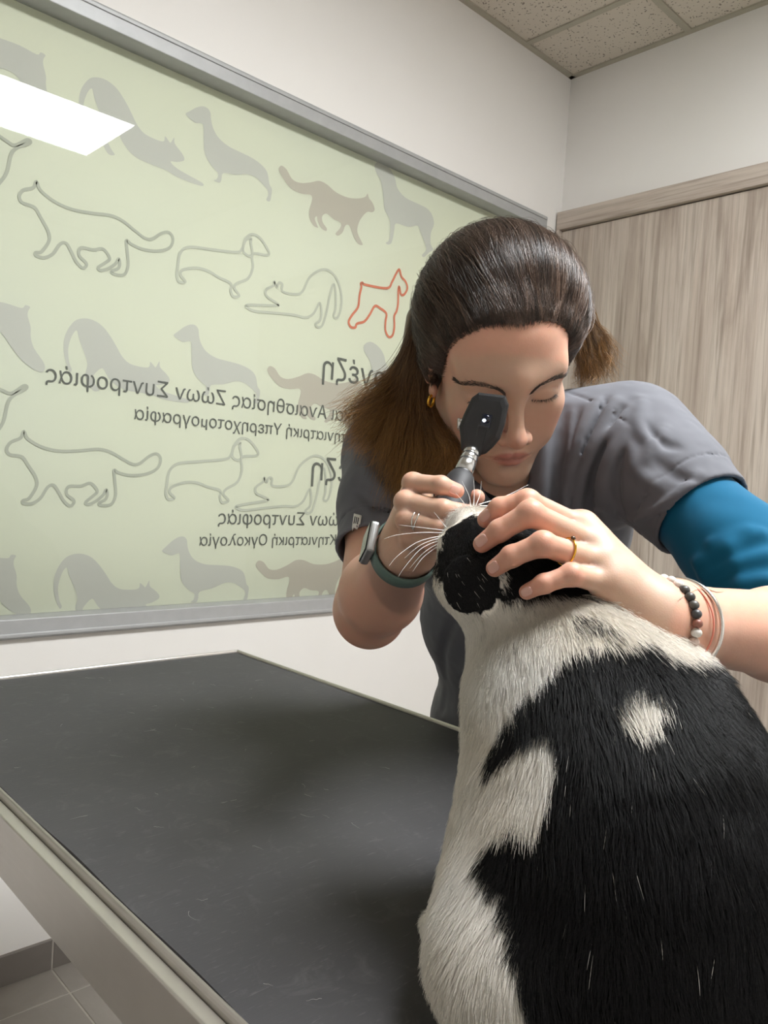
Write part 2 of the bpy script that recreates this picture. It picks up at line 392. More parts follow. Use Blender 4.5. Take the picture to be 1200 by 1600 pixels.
SH['l_terrier'] = to_wall(z7([(400,485),(410,492),(490,505),(510,480),(525,450),(537,435),(545,462),(560,480),(567,505),(555,528),(543,528),(537,500),(533,510),(532,560),(527,590),(518,610),(518,650),(512,680),(498,688),(485,665),(485,630),(488,600),(465,580),(445,572),(425,605),(405,630),(378,638),(372,652),(355,650),(347,630),(360,605),(382,575),(388,530),(395,500),(392,488)]))
SH['l_dog'] = to_wall(z5([(-260,520),(-180,470),(-90,440),(-20,420),(20,440),(60,462),(110,440),(122,452),(70,472),(45,500),(28,570),(0,612),(-40,650),(-120,640),(-200,620)]))

NLINE = [0]
def wall_shape(name, pts, material, off=(0, 0), dy=0.0):
    NLINE[0] += 1; dy = 0.00004*NLINE[0]
    pts = catmull(pts, 3, True) + np.array(off)
    b = bmesh.new(); vs = [b.verts.new((p[0], PY-dy, p[1])) for p in pts]
    es = [b.edges.new((vs[i], vs[(i+1) % len(vs)])) for i in range(len(vs))]
    bmesh.ops.triangle_fill(b, use_beauty=True, edges=es, normal=(0, -1, 0))
    return put(link(name, bm_mesh(b), material), win)
def wall_line(name, pts, material, off=(0, 0), width=0.0075, dy=0.0):
    NLINE[0] += 1; dy = dy+0.00004*NLINE[0]
    p = catmull(pts, 5, True) + np.array(off); n = len(p)
    t = np.roll(p, -1, 0)-np.roll(p, 1, 0); t /= np.linalg.norm(t, axis=1)[:, None]+1e-9
    nr = np.stack([-t[:, 1], t[:, 0]], 1)*width/2
    V = [(q[0], PY-dy, q[1]) for q in p+nr]+[(q[0], PY-dy, q[1]) for q in p-nr]
    return put(link(name, mesh_from(V, [(i, (i+1) % n, n+(i+1) % n, n+i) for i in range(n)]), material), win)
def woff(a, b):  # wall shift carrying pixel a to pixel b
    return on_y(b[0], b[1], PY)[[0, 2]]-on_y(a[0], a[1], PY)[[0, 2]]
F1 = np.zeros(2)
# filled rows: second and third row offsets taken from the ear / nose of each animal
rows = {'stretching_cat_print': ('stretch', M_PR_GREY, [F1, woff((275, 216), (252, 565)), woff((275, 216), (236, 907))]),
        'dachshund_print': ('dachshund', M_PR_GREY, [F1, woff((316, 166), (297, 507)), woff((316, 166), (279, 839))]),
        'walking_cat_print': ('walkcat', M_PR_BROWN, [F1, woff((440, 260), (422, 573)), woff((440, 260), (404, 877))]),
        'tall_dog_print': ('bigdog', M_PR_GREY, [F1, woff((440, 260), (422, 573)), woff((440, 260), (404, 877))]),
        'hound_print': ('hound', M_PR_GREY, [F1, woff((68, 83), (44, 477)), woff((68, 83), (22, 866))])}
for nm, (k, mt, offs) in rows.items():
    for o_ in offs: wall_shape(nm, SH[k], mt, o_)
A0 = np.zeros(2); NLINE[0] = 16
lrows = {'cat_outline_print': ('l_cat', M_PR_LINE, woff((56.7, 283.8), (37, 674))), 'dachshund_outline_print': ('l_dach', M_PR_LINE2, woff((393, 366), (376, 685))),
         'ear_outline_print': ('l_ear', M_PR_LINE2, woff((393, 366), (376, 685))), 'stretching_cat_outline_print': ('l_stretch', M_PR_LINE2, woff((430, 440), (414, 746)))}
for nm, (k, mt, o2) in lrows.items():
    wall_line(nm, SH[k], mt, A0); wall_line(nm, SH[k], mt, o2)
wall_line('dog_outline_print', SH['l_dog'], M_PR_LINE, A0); wall_line('dog_outline_print', SH['l_dog'], M_PR_LINE, woff((5, 205), (0, 597)))
wall_line('terrier_outline_print', SH['l_terrier'], M_PR_RED, A0, 0.008)
wall_line('terrier_outline_print', SH['l_terrier'], M_PR_LINE2, woff((548, 495), (545, 760)), 0.008)

def wall_text(txt, left, right, hscale=1.0, bold=0.0):
    """mirrored lettering: its end sits at pixel `left`, its start at pixel `right` (both on the baseline)"""
    cu = bpy.data.curves.new('lettering', 'FONT'); cu.body = txt; cu.size = 1.0; cu.offset = bold; cu.resolution_u = 6
    ob = bpy.data.objects.new('lettering', cu); COL.objects.link(ob)
    cu.fill_mode = 'NONE'
    dg = bpy.context.evaluated_depsgraph_get(); dg.update(); me0 = bpy.data.meshes.new_from_object(ob.evaluated_get(dg)); bpy.data.objects.remove(ob)
    n = len(me0.vertices); c = np.zeros(n*3); me0.vertices.foreach_get('co', c); c = c.reshape(-1, 3)
    nxt = {}
    for e in me0.edges: nxt.setdefault(e.vertices[0], []).append(e.vertices[1]); nxt.setdefault(e.vertices[1], []).append(e.vertices[0])
    seen = set(); loops = []
    for s0 in range(n):                      # contours, walked in vertex order so that their sense is kept
        if s0 in seen or s0 not in nxt: continue
        lp = [s0]; seen.add(s0); cur = s0+1 if s0+1 in nxt[s0] else nxt[s0][0]
        while cur not in seen:
            lp.append(cur); seen.add(cur); nx = [k for k in nxt[cur] if k not in seen]
            if not nx: break
            cur = min(nx)
        if len(lp) > 2: loops.append(lp)
    # constrained triangulation, then keep what the contours wind around (overlapping strokes and holes both come out right)
    idx = [k for lp in loops for k in lp]; pos = {k: i for i, k in enumerate(idx)}
    seg = [(pos[lp[k]], pos[lp[(k+1) % len(lp)]]) for lp in loops for k in range(len(lp))]
    r2 = delaunay_2d_cdt([Vector((c[k, 0], c[k, 1])) for k in idx], seg, [], 0, 1e-6)
    tv = np.array([(q[0], q[1]) for q in r2[0]]); tf = np.array([f for f in r2[2] if len(f) == 3])
    ce = tv[tf].mean(1); A_ = c[idx][:, :2][[s[0] for s in seg]]; B_ = c[idx][:, :2][[s[1] for s in seg]]
    up_ = (A_[None, :, 1] <= ce[:, None, 1]) & (B_[None, :, 1] > ce[:, None, 1]); dn_ = (A_[None, :, 1] > ce[:, None, 1]) & (B_[None, :, 1] <= ce[:, None, 1])
    lft = (B_[None, :, 0]-A_[None, :, 0])*(ce[:, None, 1]-A_[None, :, 1])-(ce[:, None, 0]-A_[None, :, 0])*(B_[None, :, 1]-A_[None, :, 1])
    wind = (up_ & (lft > 0)).sum(1)-(dn_ & (lft < 0)).sum(1)
    tf = tf[wind != 0]
    bt = bmesh.new(); vs = [bt.verts.new((q[0], q[1], 0)) for q in tv]
    for f in tf:
        try: bt.faces.new([vs[k] for k in f])
        except ValueError: pass
    bmesh.ops.delete(bt, geom=[q for q in bt.verts if not q.link_faces], context='VERTS')
    me = bpy.data.meshes.new('lettering'); bt.to_mesh(me); bt.free()
    n = len(me.vertices); c = np.zeros(n*3); me.vertices.foreach_get('co', c); c = c.reshape(-1, 3)
    x0, x1 = c[:, 0].min(), c[:, 0].max()
    a = on_y(left[0], left[1], PY)[[0, 2]]; b = on_y(right[0], right[1], PY)[[0, 2]]
    s = (b[0]-a[0])/(x1-x0); u = (c[:, 0]-x0)/(x1-x0)
    zz = (a[1]+b[1])/2
    out = np.stack([b[0]+(a[0]-b[0])*u, np.full(n, PY-0.0014), zz+c[:, 1]*s*hscale], 1)
    me.vertices.foreach_set('co', out.ravel()); me.update()
    o = link('lettering', me, M_PR_TEXT); put(o, win)
    return o
wall_text('ρονέζη', (503, 592), (620, 610), 1.0, 0.020)
wall_text('και Αναισθησίας Ζώων Συντροφιάς', (70, 602), (546, 655), 1.0, 0.010)
wall_text('ην Κτηνιατρική Υπερηχοτομογραφία', (209, 655), (575, 695), 1.0, 0.0)
wall_text('ρονέζη', (486, 750), (605, 757), 1.0, 0.020)
wall_text('Ζώων Συντροφιάς', (340, 818), (540, 822), 1.0, 0.010)
wall_text('ην Κτηνιατρική Ογκολογία', (311, 851), (548, 852), 1.0, 0.0)

# ================================================================== examination table
TZ = 1.2-0.344            # top of the mat
MX0, MX1, MY1, MY0 = -2.314, -1.741, -0.545, -1.80
def mat_steel(axis):
    t = NT('brushed_stainless_steel'); s = [120]*3; s[axis] = 2
    v = t.coords(tuple(s)); n = t.noise(3, 4, 0.6, v); v2 = t.coords(); n2 = t.noise(7, 4, 0.6, v2)
    r = t.ramp(n.outputs[0], [(0.3, (0.30, 0.30, 0.30, 1)), (0.7, (0.36, 0.36, 0.36, 1))]); t.l(r.outputs[0], t.b.inputs['Roughness'])
    c = t.ramp(n2.outputs[0], [(0.3, s2l((188, 183, 177))), (0.7, s2l((200, 195, 189)))]); t.l(c.outputs[0], t.b.inputs['Base Color'])
    t.set(Metallic=0.85); return t.m
M_ST = mat_steel(1)
table = tag(empty('examination_table', ((MX0+MX1)/2, (MY0+MY1)/2, 0)), 'stainless steel veterinary examination table with a raised rim', 'table')
FL, FH = 0.052, 0.052      # flat ledge width, apron depth
zt = TZ-0.002              # ledge height
def swept_frame(name, profile, inset_rect, material):
    """closed profile (outward offset, z) swept round a rectangle with mitred corners"""
    x0, x1, y0, y1 = inset_rect; b = bmesh.new(); rings = []
    for (cx, cy, sx, sy) in ((x0, y0, -1, -1), (x1, y0, 1, -1), (x1, y1, 1, 1), (x0, y1, -1, 1)):
        rings.append([b.verts.new((cx+sx*o, cy+sy*o, z)) for o, z in profile])
    n = len(profile)
    for i in range(4):
        A, B = rings[i], rings[(i+1) % 4]
        for k in range(n): b.faces.new((A[k], A[(k+1) % n], B[(k+1) % n], B[k]))
    return put(link(name, bm_mesh(b), material), table)
rect = (MX0, MX1, MY0, MY1)
# rolled inner bead next to the mat
bead = [(0.0025+0.0028*(1-math.cos(a)), TZ-0.003+0.0075*math.sin(a)) for a in np.linspace(0, math.pi, 9)]
swept_frame('rim_bead', bead+[(0.0082, TZ-0.012), (0.0025, TZ-0.012)], rect, M_ST)
r = 0.0022
led = [(0.0080, TZ-0.010), (0.0084, TZ-0.0045), (0.0092, TZ-0.0035)] + [(0.0205-r+r*math.sin(a), TZ-0.0035-r+r*math.cos(a)) for a in np.linspace(0, math.pi/2, 5)] + [(0.0205, TZ-0.062), (0.0185, TZ-0.064), (0.0185, TZ-0.012)]
swept_frame('frame_apron', led, rect, M_ST)
put(box('tray', (MX0-0.004, MY0-0.004, TZ-0.016), (MX1+0.004, MY1+0.004, TZ-0.0046), M_ST), table)
M_LEG = mat_plain('white_powder_coat', (214, 220, 222), 0.4)
cx, cy = (MX0+MX1)/2, (MY0+MY1)/2
put(box('column', (cx-0.07, cy-0.11, 0.06), (cx+0.07, cy+0.11, TZ-0.10), M_LEG, None, 0.006), table)
put(box('top_bracket', (cx-0.20, cy-0.40, TZ-0.10), (cx+0.20, cy+0.40, TZ-0.016), M_LEG, None, 0.004), table)
put(box('foot_plate', (cx-0.24, cy-0.42, 0.0), (cx+0.24, cy+0.42, 0.06), M_LEG, None, 0.006), table)
def mat_mat():
    t = NT('black_rubber_mat'); v = t.coords()
    v2 = t.coords((0.15, 1, 1)); n = t.noise(5, 5, 0.6, v); f = t.noise(420, 3, 0.6, v2); s = t.noise(28, 6, 0.7, v, 1.2)
    base = t.ramp(n.outputs[0], [(0.3, s2l((58, 57, 59))), (0.7, s2l((66, 65, 66)))])
    sc = t.ramp(s.outputs[0], [(0.55, (0, 0, 0, 1)), (0.76, (0.12, 0.12, 0.12, 1))])
    sp = t.ramp(f.outputs[0], [(0.62, (0, 0, 0, 1)), (0.75, (0.18, 0.18, 0.18, 1))])
    ad = t.n('ShaderNodeMixRGB', blend_type='ADD'); ad.inputs[0].default_value = 1; t.l(sc.outputs[0], ad.inputs[1]); t.l(sp.outputs[0], ad.inputs[2])
    mx = t.n('ShaderNodeMixRGB'); mx.inputs[2].default_value = s2l((140, 138, 136)); t.l(ad.outputs[0], mx.inputs[0]); t.l(base.outputs[0], mx.inputs[1])
    t.l(mx.outputs[0], t.b.inputs['Base Color']); t.set(Roughness=0.62); t.b.inputs['Specular IOR Level'].default_value = 0.35
    t.bump(f.outputs[0], 0.25, 0.0006); return t.m
# mat outline, slightly wavy along its cut edge
pts = []
for x in np.linspace(MX0, MX1, 30): pts.append((x, MY1))
for y in np.linspace(MY1, MY0, 60)[1:]: pts.append((MX1+0.0012*math.sin(y*23), y))
for x in np.linspace(MX1, MX0, 30)[1:]: pts.append((x, MY0))
for y in np.linspace(MY0, MY1, 80)[1:-1]: pts.append((MX0+0.0010*math.sin(y*9)+0.0008*math.sin(y*31), y))
b = bmesh.new()
top = [b.verts.new((x, y, TZ)) for x, y in pts]; bot = [b.verts.new((x, y, TZ-0.0045)) for x, y in pts]; n = len(pts)
b.faces.new(top); b.faces.new(bot[::-1])
for i in range(n): b.faces.new((top[i], bot[i], bot[(i+1) % n], top[(i+1) % n]))
matob = tag(link('rubber_mat', bm_mesh(b), mat_mat()), 'matte black rubber mat covering the examination table top', 'mat')

# loose cat hairs lying on the mat
def mat_hairs():
    M_LH = mat_plain('pale_cat_hair', (160, 158, 154), 0.6); S = []
    r = np.random.default_rng(5)
    for _ in range(90):
        x, y = r.uniform(MX0+.02, MX1-.02), r.uniform(MY0+.1, MY1-.02); a = r.uniform(0, 6.28); L = r.uniform(.006, .022); cv = r.normal(0, 55); q = np.array([x, y]); pts = []
        for k in range(7): pts.append((q[0], q[1], TZ+0.0003+0.0008*r.random())); a += cv*L/7; q = q+np.array([math.cos(a), math.sin(a)])*L/7
        S.append(pts)
    return np.array(S), M_LH

# ================================================================== implicit-surface modelling (for body, cat, clothes)
def _ell(p, c, r, R=None):
    q = p-np.asarray(c, np.float32)
    if R is not None: q = q @ np.asarray(R, np.float32)          # columns of R = local axes
    r = np.asarray(r, np.float32)
    q = q/r; k0 = np.sqrt(np.einsum('ij,ij->i', q, q)); q = q/r; k1 = np.sqrt(np.einsum('ij,ij->i', q, q))+1e-9
    return k0*(k0-1.0)/k1
def _cone(p, a, b, ra, rb):
    a = np.asarray(a, np.float32); b = np.asarray(b, np.float32); ab = b-a
    q = p-a; t = np.clip((q @ ab)/max(float(ab @ ab), 1e-12), 0, 1)
    d2 = np.einsum('ij,ij->i', q, q)-2*t*(q @ ab)+t*t*float(ab @ ab)
    return np.sqrt(np.maximum(d2, 0)) - (ra+(rb-ra)*t)
def _smin(a, b, k):
    if k <= 0: return np.minimum(a, b)
    h = np.maximum(k-np.abs(a-b), 0)/k
    return np.minimum(a, b)-h*h*k*0.25
def _smax(a, b, k): return -_smin(-a, -b, k)

def bsph(pts, r):
    pts = np.array(pts, float); c = pts.mean(0); return c, float(np.linalg.norm(pts-c, axis=1).max()+r)
CULL = [False]
class Sdf:
    def __init__(self): self.ops = []
    # each op: kind, function, blend radius, bounding sphere (centre, radius) or None
    def add(self, fn, k=0.01, bs=None): self.ops.append(('u', fn, k, bs)); return self
    def sub(self, fn, k=0.004, bs=None): self.ops.append(('s', fn, k, bs)); return self
    def cut(self, fn, k=0.002): self.ops.append(('i', fn, k, None)); return self
    def disp(self, fn): self.ops.append(('d', fn, 0, None)); return self
    def ell(self, c, r, R=None, k=0.01): return self.add(lambda p: _ell(p, c, r, R), k, (c, max(r)))
    def cone(self, a, b, ra, rb=None, k=0.01):
        rb = ra if rb is None else rb; return self.add(lambda p: _cone(p, a, b, ra, rb), k, bsph([a, b], max(ra, rb)))
    def chain(self, pts, rad, k=0.01, kin=None):
        pts = [np.asarray(q, np.float32) for q in pts]; kin = k if kin is None else kin
        def fn(p):
            d = None
            for i in range(len(pts)-1):
                e = _cone(p, pts[i], pts[i+1], rad[i], rad[i+1]); d = e if d is None else _smin(d, e, kin)
            return d
        return self.add(fn, k, bsph(pts, max(rad)))
    def __call__(self, p):
        p = np.asarray(p, np.float32); d = np.full(len(p), 10.0, np.float32)
        if not len(p): return d
        l_, h_ = p.min(0), p.max(0); pc = (l_+h_)/2; pr = float(np.linalg.norm(h_-l_))/2
        for op, fn, k, bs in self.ops:
            if bs is not None and CULL[0] and pr < 0.12 and float(np.linalg.norm(pc-bs[0]))-bs[1]-pr > k+0.03: continue
            if op == 'd': d = d + fn(p); continue
            e = fn(p)
            if op == 'u': d = _smin(d, e, k)
            elif op == 's': d = _smax(d, -e, k)
            else: d = _smax(d, e, k)
        return d

def surface(f, lo, hi, h, slack=1.3):
    """sparse surface nets -> verts, quads"""
    lo = np.asarray(lo, float); hi = np.asarray(hi, float); B = 8
    nb = np.ceil((hi-lo)/(h*B)).astype(int)
    bi = np.stack(np.meshgrid(*[np.arange(n) for n in nb], indexing='ij'), -1).reshape(-1, 3)
    cen = lo+(bi+0.5)*B*h
    dc = f(cen.astype(np.float32))
    act = bi[np.abs(dc) < B*h*0.866*slack+0.001]
    dims = nb*B+1
    vol = np.full(dims, 1.0, np.float32)
    # inside far from the surface: sign from the block centre
    vb = np.where(dc < 0, -1.0, 1.0).reshape(nb)
    vol[:-1, :-1, :-1] = np.repeat(np.repeat(np.repeat(vb, B, 0), B, 1), B, 2)
    off = np.stack(np.meshgrid(*[np.arange(B+1)]*3, indexing='ij'), -1).reshape(-1, 3)
    CH = 24; CULL[0] = True
    act = act[np.lexsort((act[:, 2]//3, act[:, 1]//3, act[:, 0]//3))]
    for s in range(0, len(act), CH):
        ix = (act[s:s+CH, None, :]*B+off[None]).reshape(-1, 3)
        v = f((lo+ix*h).astype(np.float32))
        vol[ix[:, 0], ix[:, 1], ix[:, 2]] = v
    CULL[0] = False
    sg = vol < 0
    c8 = [sg[i:dims[0]-1+i, j:dims[1]-1+j, k:dims[2]-1+k] for i in (0, 1) for j in (0, 1) for k in (0, 1)]
    cnt = np.zeros(dims-1, np.int8)
    for c in c8: cnt += c
    cells = np.argwhere((cnt > 0) & (cnt < 8))
    vid = np.full(dims-1, -1, np.int32); vid[cells[:, 0], cells[:, 1], cells[:, 2]] = np.arange(len(cells))
    acc = np.zeros((len(cells), 3)); num = np.zeros(len(cells))
    corner = [(i, j, k) for i in (0, 1) for j in (0, 1) for k in (0, 1)]
    val = {c: vol[cells[:, 0]+c[0], cells[:, 1]+c[1], cells[:, 2]+c[2]] for c in corner}
    for a in corner:
        for ax in range(3):
            if a[ax] == 0:
                b = list(a); b[ax] = 1; b = tuple(b)
                va, vb_ = val[a], val[b]; m = (va < 0) != (vb_ < 0)
                t = va[m]/(va[m]-vb_[m]); pt = np.tile(np.array(a, float), (m.sum(), 1)); pt[:, ax] = t
                acc[m] += pt; num[m] += 1
    V = lo+(cells+acc/num[:, None])*h
    Q = []
    for ax in range(3):
        u, w = [(1, 2), (2, 0), (0, 1)][ax]
        sl0 = [slice(None)]*3; sl1 = [slice(None)]*3; sl0[ax] = slice(0, dims[ax]-1); sl1[ax] = slice(1, dims[ax])
        e = np.argwhere(sg[tuple(sl0)] != sg[tuple(sl1)])
        e = e[(e[:, u] > 0) & (e[:, w] > 0) & (e[:, u] < dims[u]-1) & (e[:, w] < dims[w]-1)]
        du = np.zeros(3, int); du[u] = 1; dw = np.zeros(3, int); dw[w] = 1
        q = [vid[tuple((e-x).T)] for x in (du+dw, dw, 0*du, du)]
        q = np.stack(q, 1); fl = sg[tuple(e.T)]
        q[~fl] = q[~fl][:, ::-1]
        Q.append(q)
    Q = np.concatenate(Q); Q = Q[(Q >= 0).all(1)]
    use = np.unique(Q); mp = np.zeros(len(V), np.int64); mp[use] = np.arange(len(use))
    return V[use], mp[Q]

def normals_of(f, V, e=0.0008):
    n = np.stack([f(V+np.eye(3)[i]*e)-f(V-np.eye(3)[i]*e) for i in range(3)], 1)
    return n/(np.linalg.norm(n, axis=1)[:, None]+1e-9)

def np_mesh(V, Q, name='mesh', col=None):
    me = bpy.data.meshes.new(name); V = np.asarray(V, np.float32); Q = np.asarray(Q, np.int32); k = Q.shape[1]
    me.vertices.add(len(V)); me.vertices.foreach_set('co', V.ravel())
    me.loops.add(Q.size); me.loops.foreach_set('vertex_index', Q.ravel())
    me.polygons.add(len(Q)); me.polygons.foreach_set('loop_start', np.arange(0, Q.size, k, dtype=np.int32))
    me.polygons.foreach_set('use_smooth', np.ones(len(Q), bool))
    me.update(calc_edges=True); me.validate()
    if col is not None:
        a = me.color_attributes.new('Col', 'FLOAT_COLOR', 'POINT')
        a.data.foreach_set('color', np.concatenate([col, np.ones((len(V), 1))], 1).astype(np.float32).ravel())
    return me

def relax(V, Q, n=2, lam=0.5):
    """light Laplacian smoothing of a quad mesh"""
    V = np.array(V, float)
    for _ in range(n):
        acc = np.zeros_like(V); cnt = np.zeros(len(V))
        for i in range(4):
            a, b = Q[:, i], Q[:, (i+1) % 4]
            for s, t in ((a, b), (b, a)):
                for ax in range(3): acc[:, ax] += np.bincount(s, V[t, ax], len(V))
                cnt += np.bincount(s, minlength=len(V))
        V = V+lam*(acc/np.maximum(cnt, 1)[:, None]-V)
    return V

_G = RNG.integers(0, 2**31, 4096)
def vnoise(p, scale, seed=0):
    """smooth value noise in [-1,1]"""
    q = np.asarray(p, np.float64)*scale+seed*17.31; i = np.floor(q).astype(np.int64); f = q-i; f = f*f*(3-2*f)
    def hsh(a, b, c): return (_G[(a*73+b*179+c*283) & 4095]/2**30)-1.0
    r = 0
    for dx in (0, 1):
        for dy in (0, 1):
            for dz in (0, 1):
                wgt = (f[:, 0] if dx else 1-f[:, 0])*(f[:, 1] if dy else 1-f[:, 1])*(f[:, 2] if dz else 1-f[:, 2])
                r = r+wgt*hsh(i[:, 0]+dx, i[:, 1]+dy, i[:, 2]+dz)
    return r
def sstep(x, a, b): t = np.clip((x-a)/(b-a), 0, 1); return t*t*(3-2*t)
def blob(p, c, r): return np.exp(-((p-np.asarray(c))**2).sum(1)/(r*r))

def hair_object(name, strands, radius, material, parent=None, cols=None, root=1.0, tip=0.3, mid=0.25):
    """strands: (N, K, 3) array -> one hair curves object; cols: (N,3) or (N,K,3) linear colour"""
    N, K, _ = strands.shape
    cu = bpy.data.hair_curves.new(name); cu.add_curves([K]*N)
    cu.position_data.foreach_set('vector', strands.astype(np.float32).ravel())
    rad = np.asarray(radius, np.float32); 
    rad = (np.full((N, 1), rad) if rad.ndim == 0 else rad[:, None])*np.interp(np.linspace(0, 1, K), [0, mid, 1], [root, 1.0, tip])[None]
    at = cu.attributes.get('radius') or cu.attributes.new('radius', 'FLOAT', 'POINT')
    at.data.foreach_set('value', rad.astype(np.float32).ravel())
    if cols is not None:
        if cols.ndim == 2: cols = np.repeat(cols[:, None], K, 1)
        ca = cu.attributes.new('Col', 'FLOAT_COLOR', 'POINT')
        ca.data.foreach_set('color', np.concatenate([cols, np.ones((N, K, 1))], 2).astype(np.float32).ravel())
    cu.materials.append(material)
    o = bpy.data.objects.new(name, cu); COL.objects.link(o)
    o['kind'] = 'stuff'
    if parent is not None: put(o, parent)
    return o

def mat_attr(name, rough=0.5, spec=0.5, sss=0.0, bump=0.0, bscale=900, sheen=0.0, **kw):
    t = NT(name); a = t.n('ShaderNodeAttribute'); a.attribute_name = 'Col'
    t.l(a.outputs['Color'], t.b.inputs['Base Color']); t.set(Roughness=rough); t.b.inputs['Specular IOR Level'].default_value = spec
    if sss:
        t.b.inputs['Subsurface Weight'].default_value = sss; t.b.inputs['Subsurface Radius'].default_value = (1.0, 0.35, 0.2); t.b.inputs['Subsurface Scale'].default_value = 0.006
    if sheen: t.b.inputs['Sheen Weight'].default_value = sheen
    if bump: t.bump(t.noise(bscale, 3, vec=t.coords()).outputs[0], bump, 0.0006)
    return t.m

# ================================================================== the woman
def K_(a): return P(*a)
HY, HP, HR = math.radians(8.5), math.radians(39.5), math.radians(-5.0)
HC = P(777, 560, 0.885)
def head_axes():
    F = np.array([math.sin(HY)*math.cos(HP), math.sin(HP), -math.cos(HY)*math.cos(HP)])
    up = np.array([math.sin(HR), -math.cos(HR), 0.0]); up -= F*(up @ F); up /= np.linalg.norm(up)
    X = np.cross(up, F); X = X if X[0] > 0 else -X
    C = np.stack([CR, CD, CF], 1)
    return C @ np.stack([X, F, up], 1)        # columns: her left, face forward, crown
HA = head_axes()
def hd(x, y, z): return HC+HA @ np.array([x, y, z])

SH_L, EL_L, WR_L = P(985, 690, 0.93), P(1285, 1000, 0.715), P(1022, 968, 0.578)
SH_R, EL_R, WR_R = P(612, 712, 1.05), P(578, 952, 0.885), P(640, 852, 0.722)
NECK = P(790, 715, 0.985)
PEL = P(835, 1150, 1.26)

def head_sdf():                    # modelled in head space: x her left, y forward, z crown
    S = Sdf()
    E = lambda c, r, k=0.01: S.add(lambda q: _ell(q, c, r), k, (np.array(c), max(r)))
    Cn = lambda a, b, ra, rb, k=0.01: S.add(lambda q: _cone(q, a, b, ra, rb), k, bsph([a, b], max(ra, rb)))
    Sb = lambda c, r, k=0.004: S.sub(lambda q: _ell(q, c, r), k, (np.array(c), max(r)))
    Sc = lambda a, b, ra, rb, k=0.002: S.sub(lambda q: _cone(q, a, b, ra, rb), k, bsph([a, b], max(ra, rb)))
    E((0, -0.012, 0.030), (0.073, 0.094, 0.083), 0.0)
    E((0, 0.026, 0.050), (0.060, 0.058, 0.046), 0.02)          # forehead
    E((0, 0.020, -0.035), (0.059, 0.062, 0.080), 0.02)         # face mass
    for s in (-1, 1):
        Cn((s*0.050, -0.006, -0.058), (s*0.014, 0.066, -0.101), 0.015, 0.013, 0.025)   # jaw line
        E((s*0.041, 0.052, -0.026), (0.022, 0.024, 0.024), 0.022)  # cheekbone
        E((s*0.030, 0.062, -0.056), (0.020, 0.020, 0.022), 0.02)
        Cn((s*0.006, 0.081, 0.019), (s*0.045, 0.064, 0.021), 0.0082, 0.0085, 0.030)  # brow
    E((0, 0.072, -0.101), (0.020, 0.019, 0.016), 0.018)        # chin
    E((0, 0.066, -0.070), (0.027, 0.026, 0.026), 0.018)        # muzzle
    for s in (-1, 1):
        Sb((s*0.031, 0.096, 0.000), (0.019, 0.013, 0.012), 0.012)
        E((s*0.031, 0.0685, -0.001), (0.0175, 0.0145, 0.0135), 0.005)
    Cn((0, 0.083, 0.010), (0, 0.1005, -0.032), 0.0068, 0.0085, 0.012)   # nose bridge
    E((0, 0.1055, -0.0385), (0.0105, 0.0105, 0.0095), 0.008)
    for s in (-1, 1):
        E((s*0.0125, 0.0950, -0.0435), (0.0068, 0.0095, 0.0070), 0.006)
        Sb((s*0.0062, 0.1015, -0.0500), (0.0035, 0.0048, 0.0032), 0.002)
    # lips
    for s in (-1, 1):
        Cn((s*0.022, 0.0800, -0.0705), (s*0.005, 0.0915, -0.0668), 0.0030, 0.0042, 0.005)
        Cn((s*0.019, 0.0805, -0.0745), (s*0.004, 0.0900, -0.0765), 0.0030, 0.0050, 0.005)
    for s in (-1, 1):
        Sc((s*0.025, 0.0830, -0.0722), (0, 0.0975, -0.0715), 0.0012, 0.0016, 0.0025)
    Sb((0, 0.0965, -0.0875), (0.014, 0.006, 0.005), 0.006)
    # lid line of the closed eyes
    for s in (-1, 1):
        pts = [(s*(0.031+0.0165*math.sin(a)), 0.0835-0.010*math.sin(a)**2, -0.0062-0.0018*math.cos(a)+0.001) for a in np.linspace(-1.3, 1.3, 7)]
        for a, b in zip(pts[:-1], pts[1:]): Sc(a, b, 0.0009, 0.0009, 0.0015)
        pts = [(s*(0.031+0.0170*math.sin(a)), 0.0830-0.010*math.sin(a)**2, 0.0065-0.004*math.sin(a)**2) for a in np.linspace(-1.2, 1.2, 7)]
        for a, b in zip(pts[:-1], pts[1:]): Sc(a, b, 0.0008, 0.0008, 0.002)
    # ears
    for s in (-1, 1):
        Rm = np.array([[1, 0, 0], [0, .94, -.34], [0, .34, .94]]).T
        S.add(lambda q, s=s: _ell(q, (s*0.075, -0.010, -0.006), (0.0065, 0.017, 0.029), Rm), 0.005, (np.array((s*0.075, -0.01, -0.006)), 0.03))
        Sb((s*0.082, -0.006, -0.004), (0.006, 0.010, 0.018), 0.004)
        E((s*0.072, 0.002, -0.034), (0.005, 0.0075, 0.0085), 0.004)
    return S
HEAD = head_sdf()

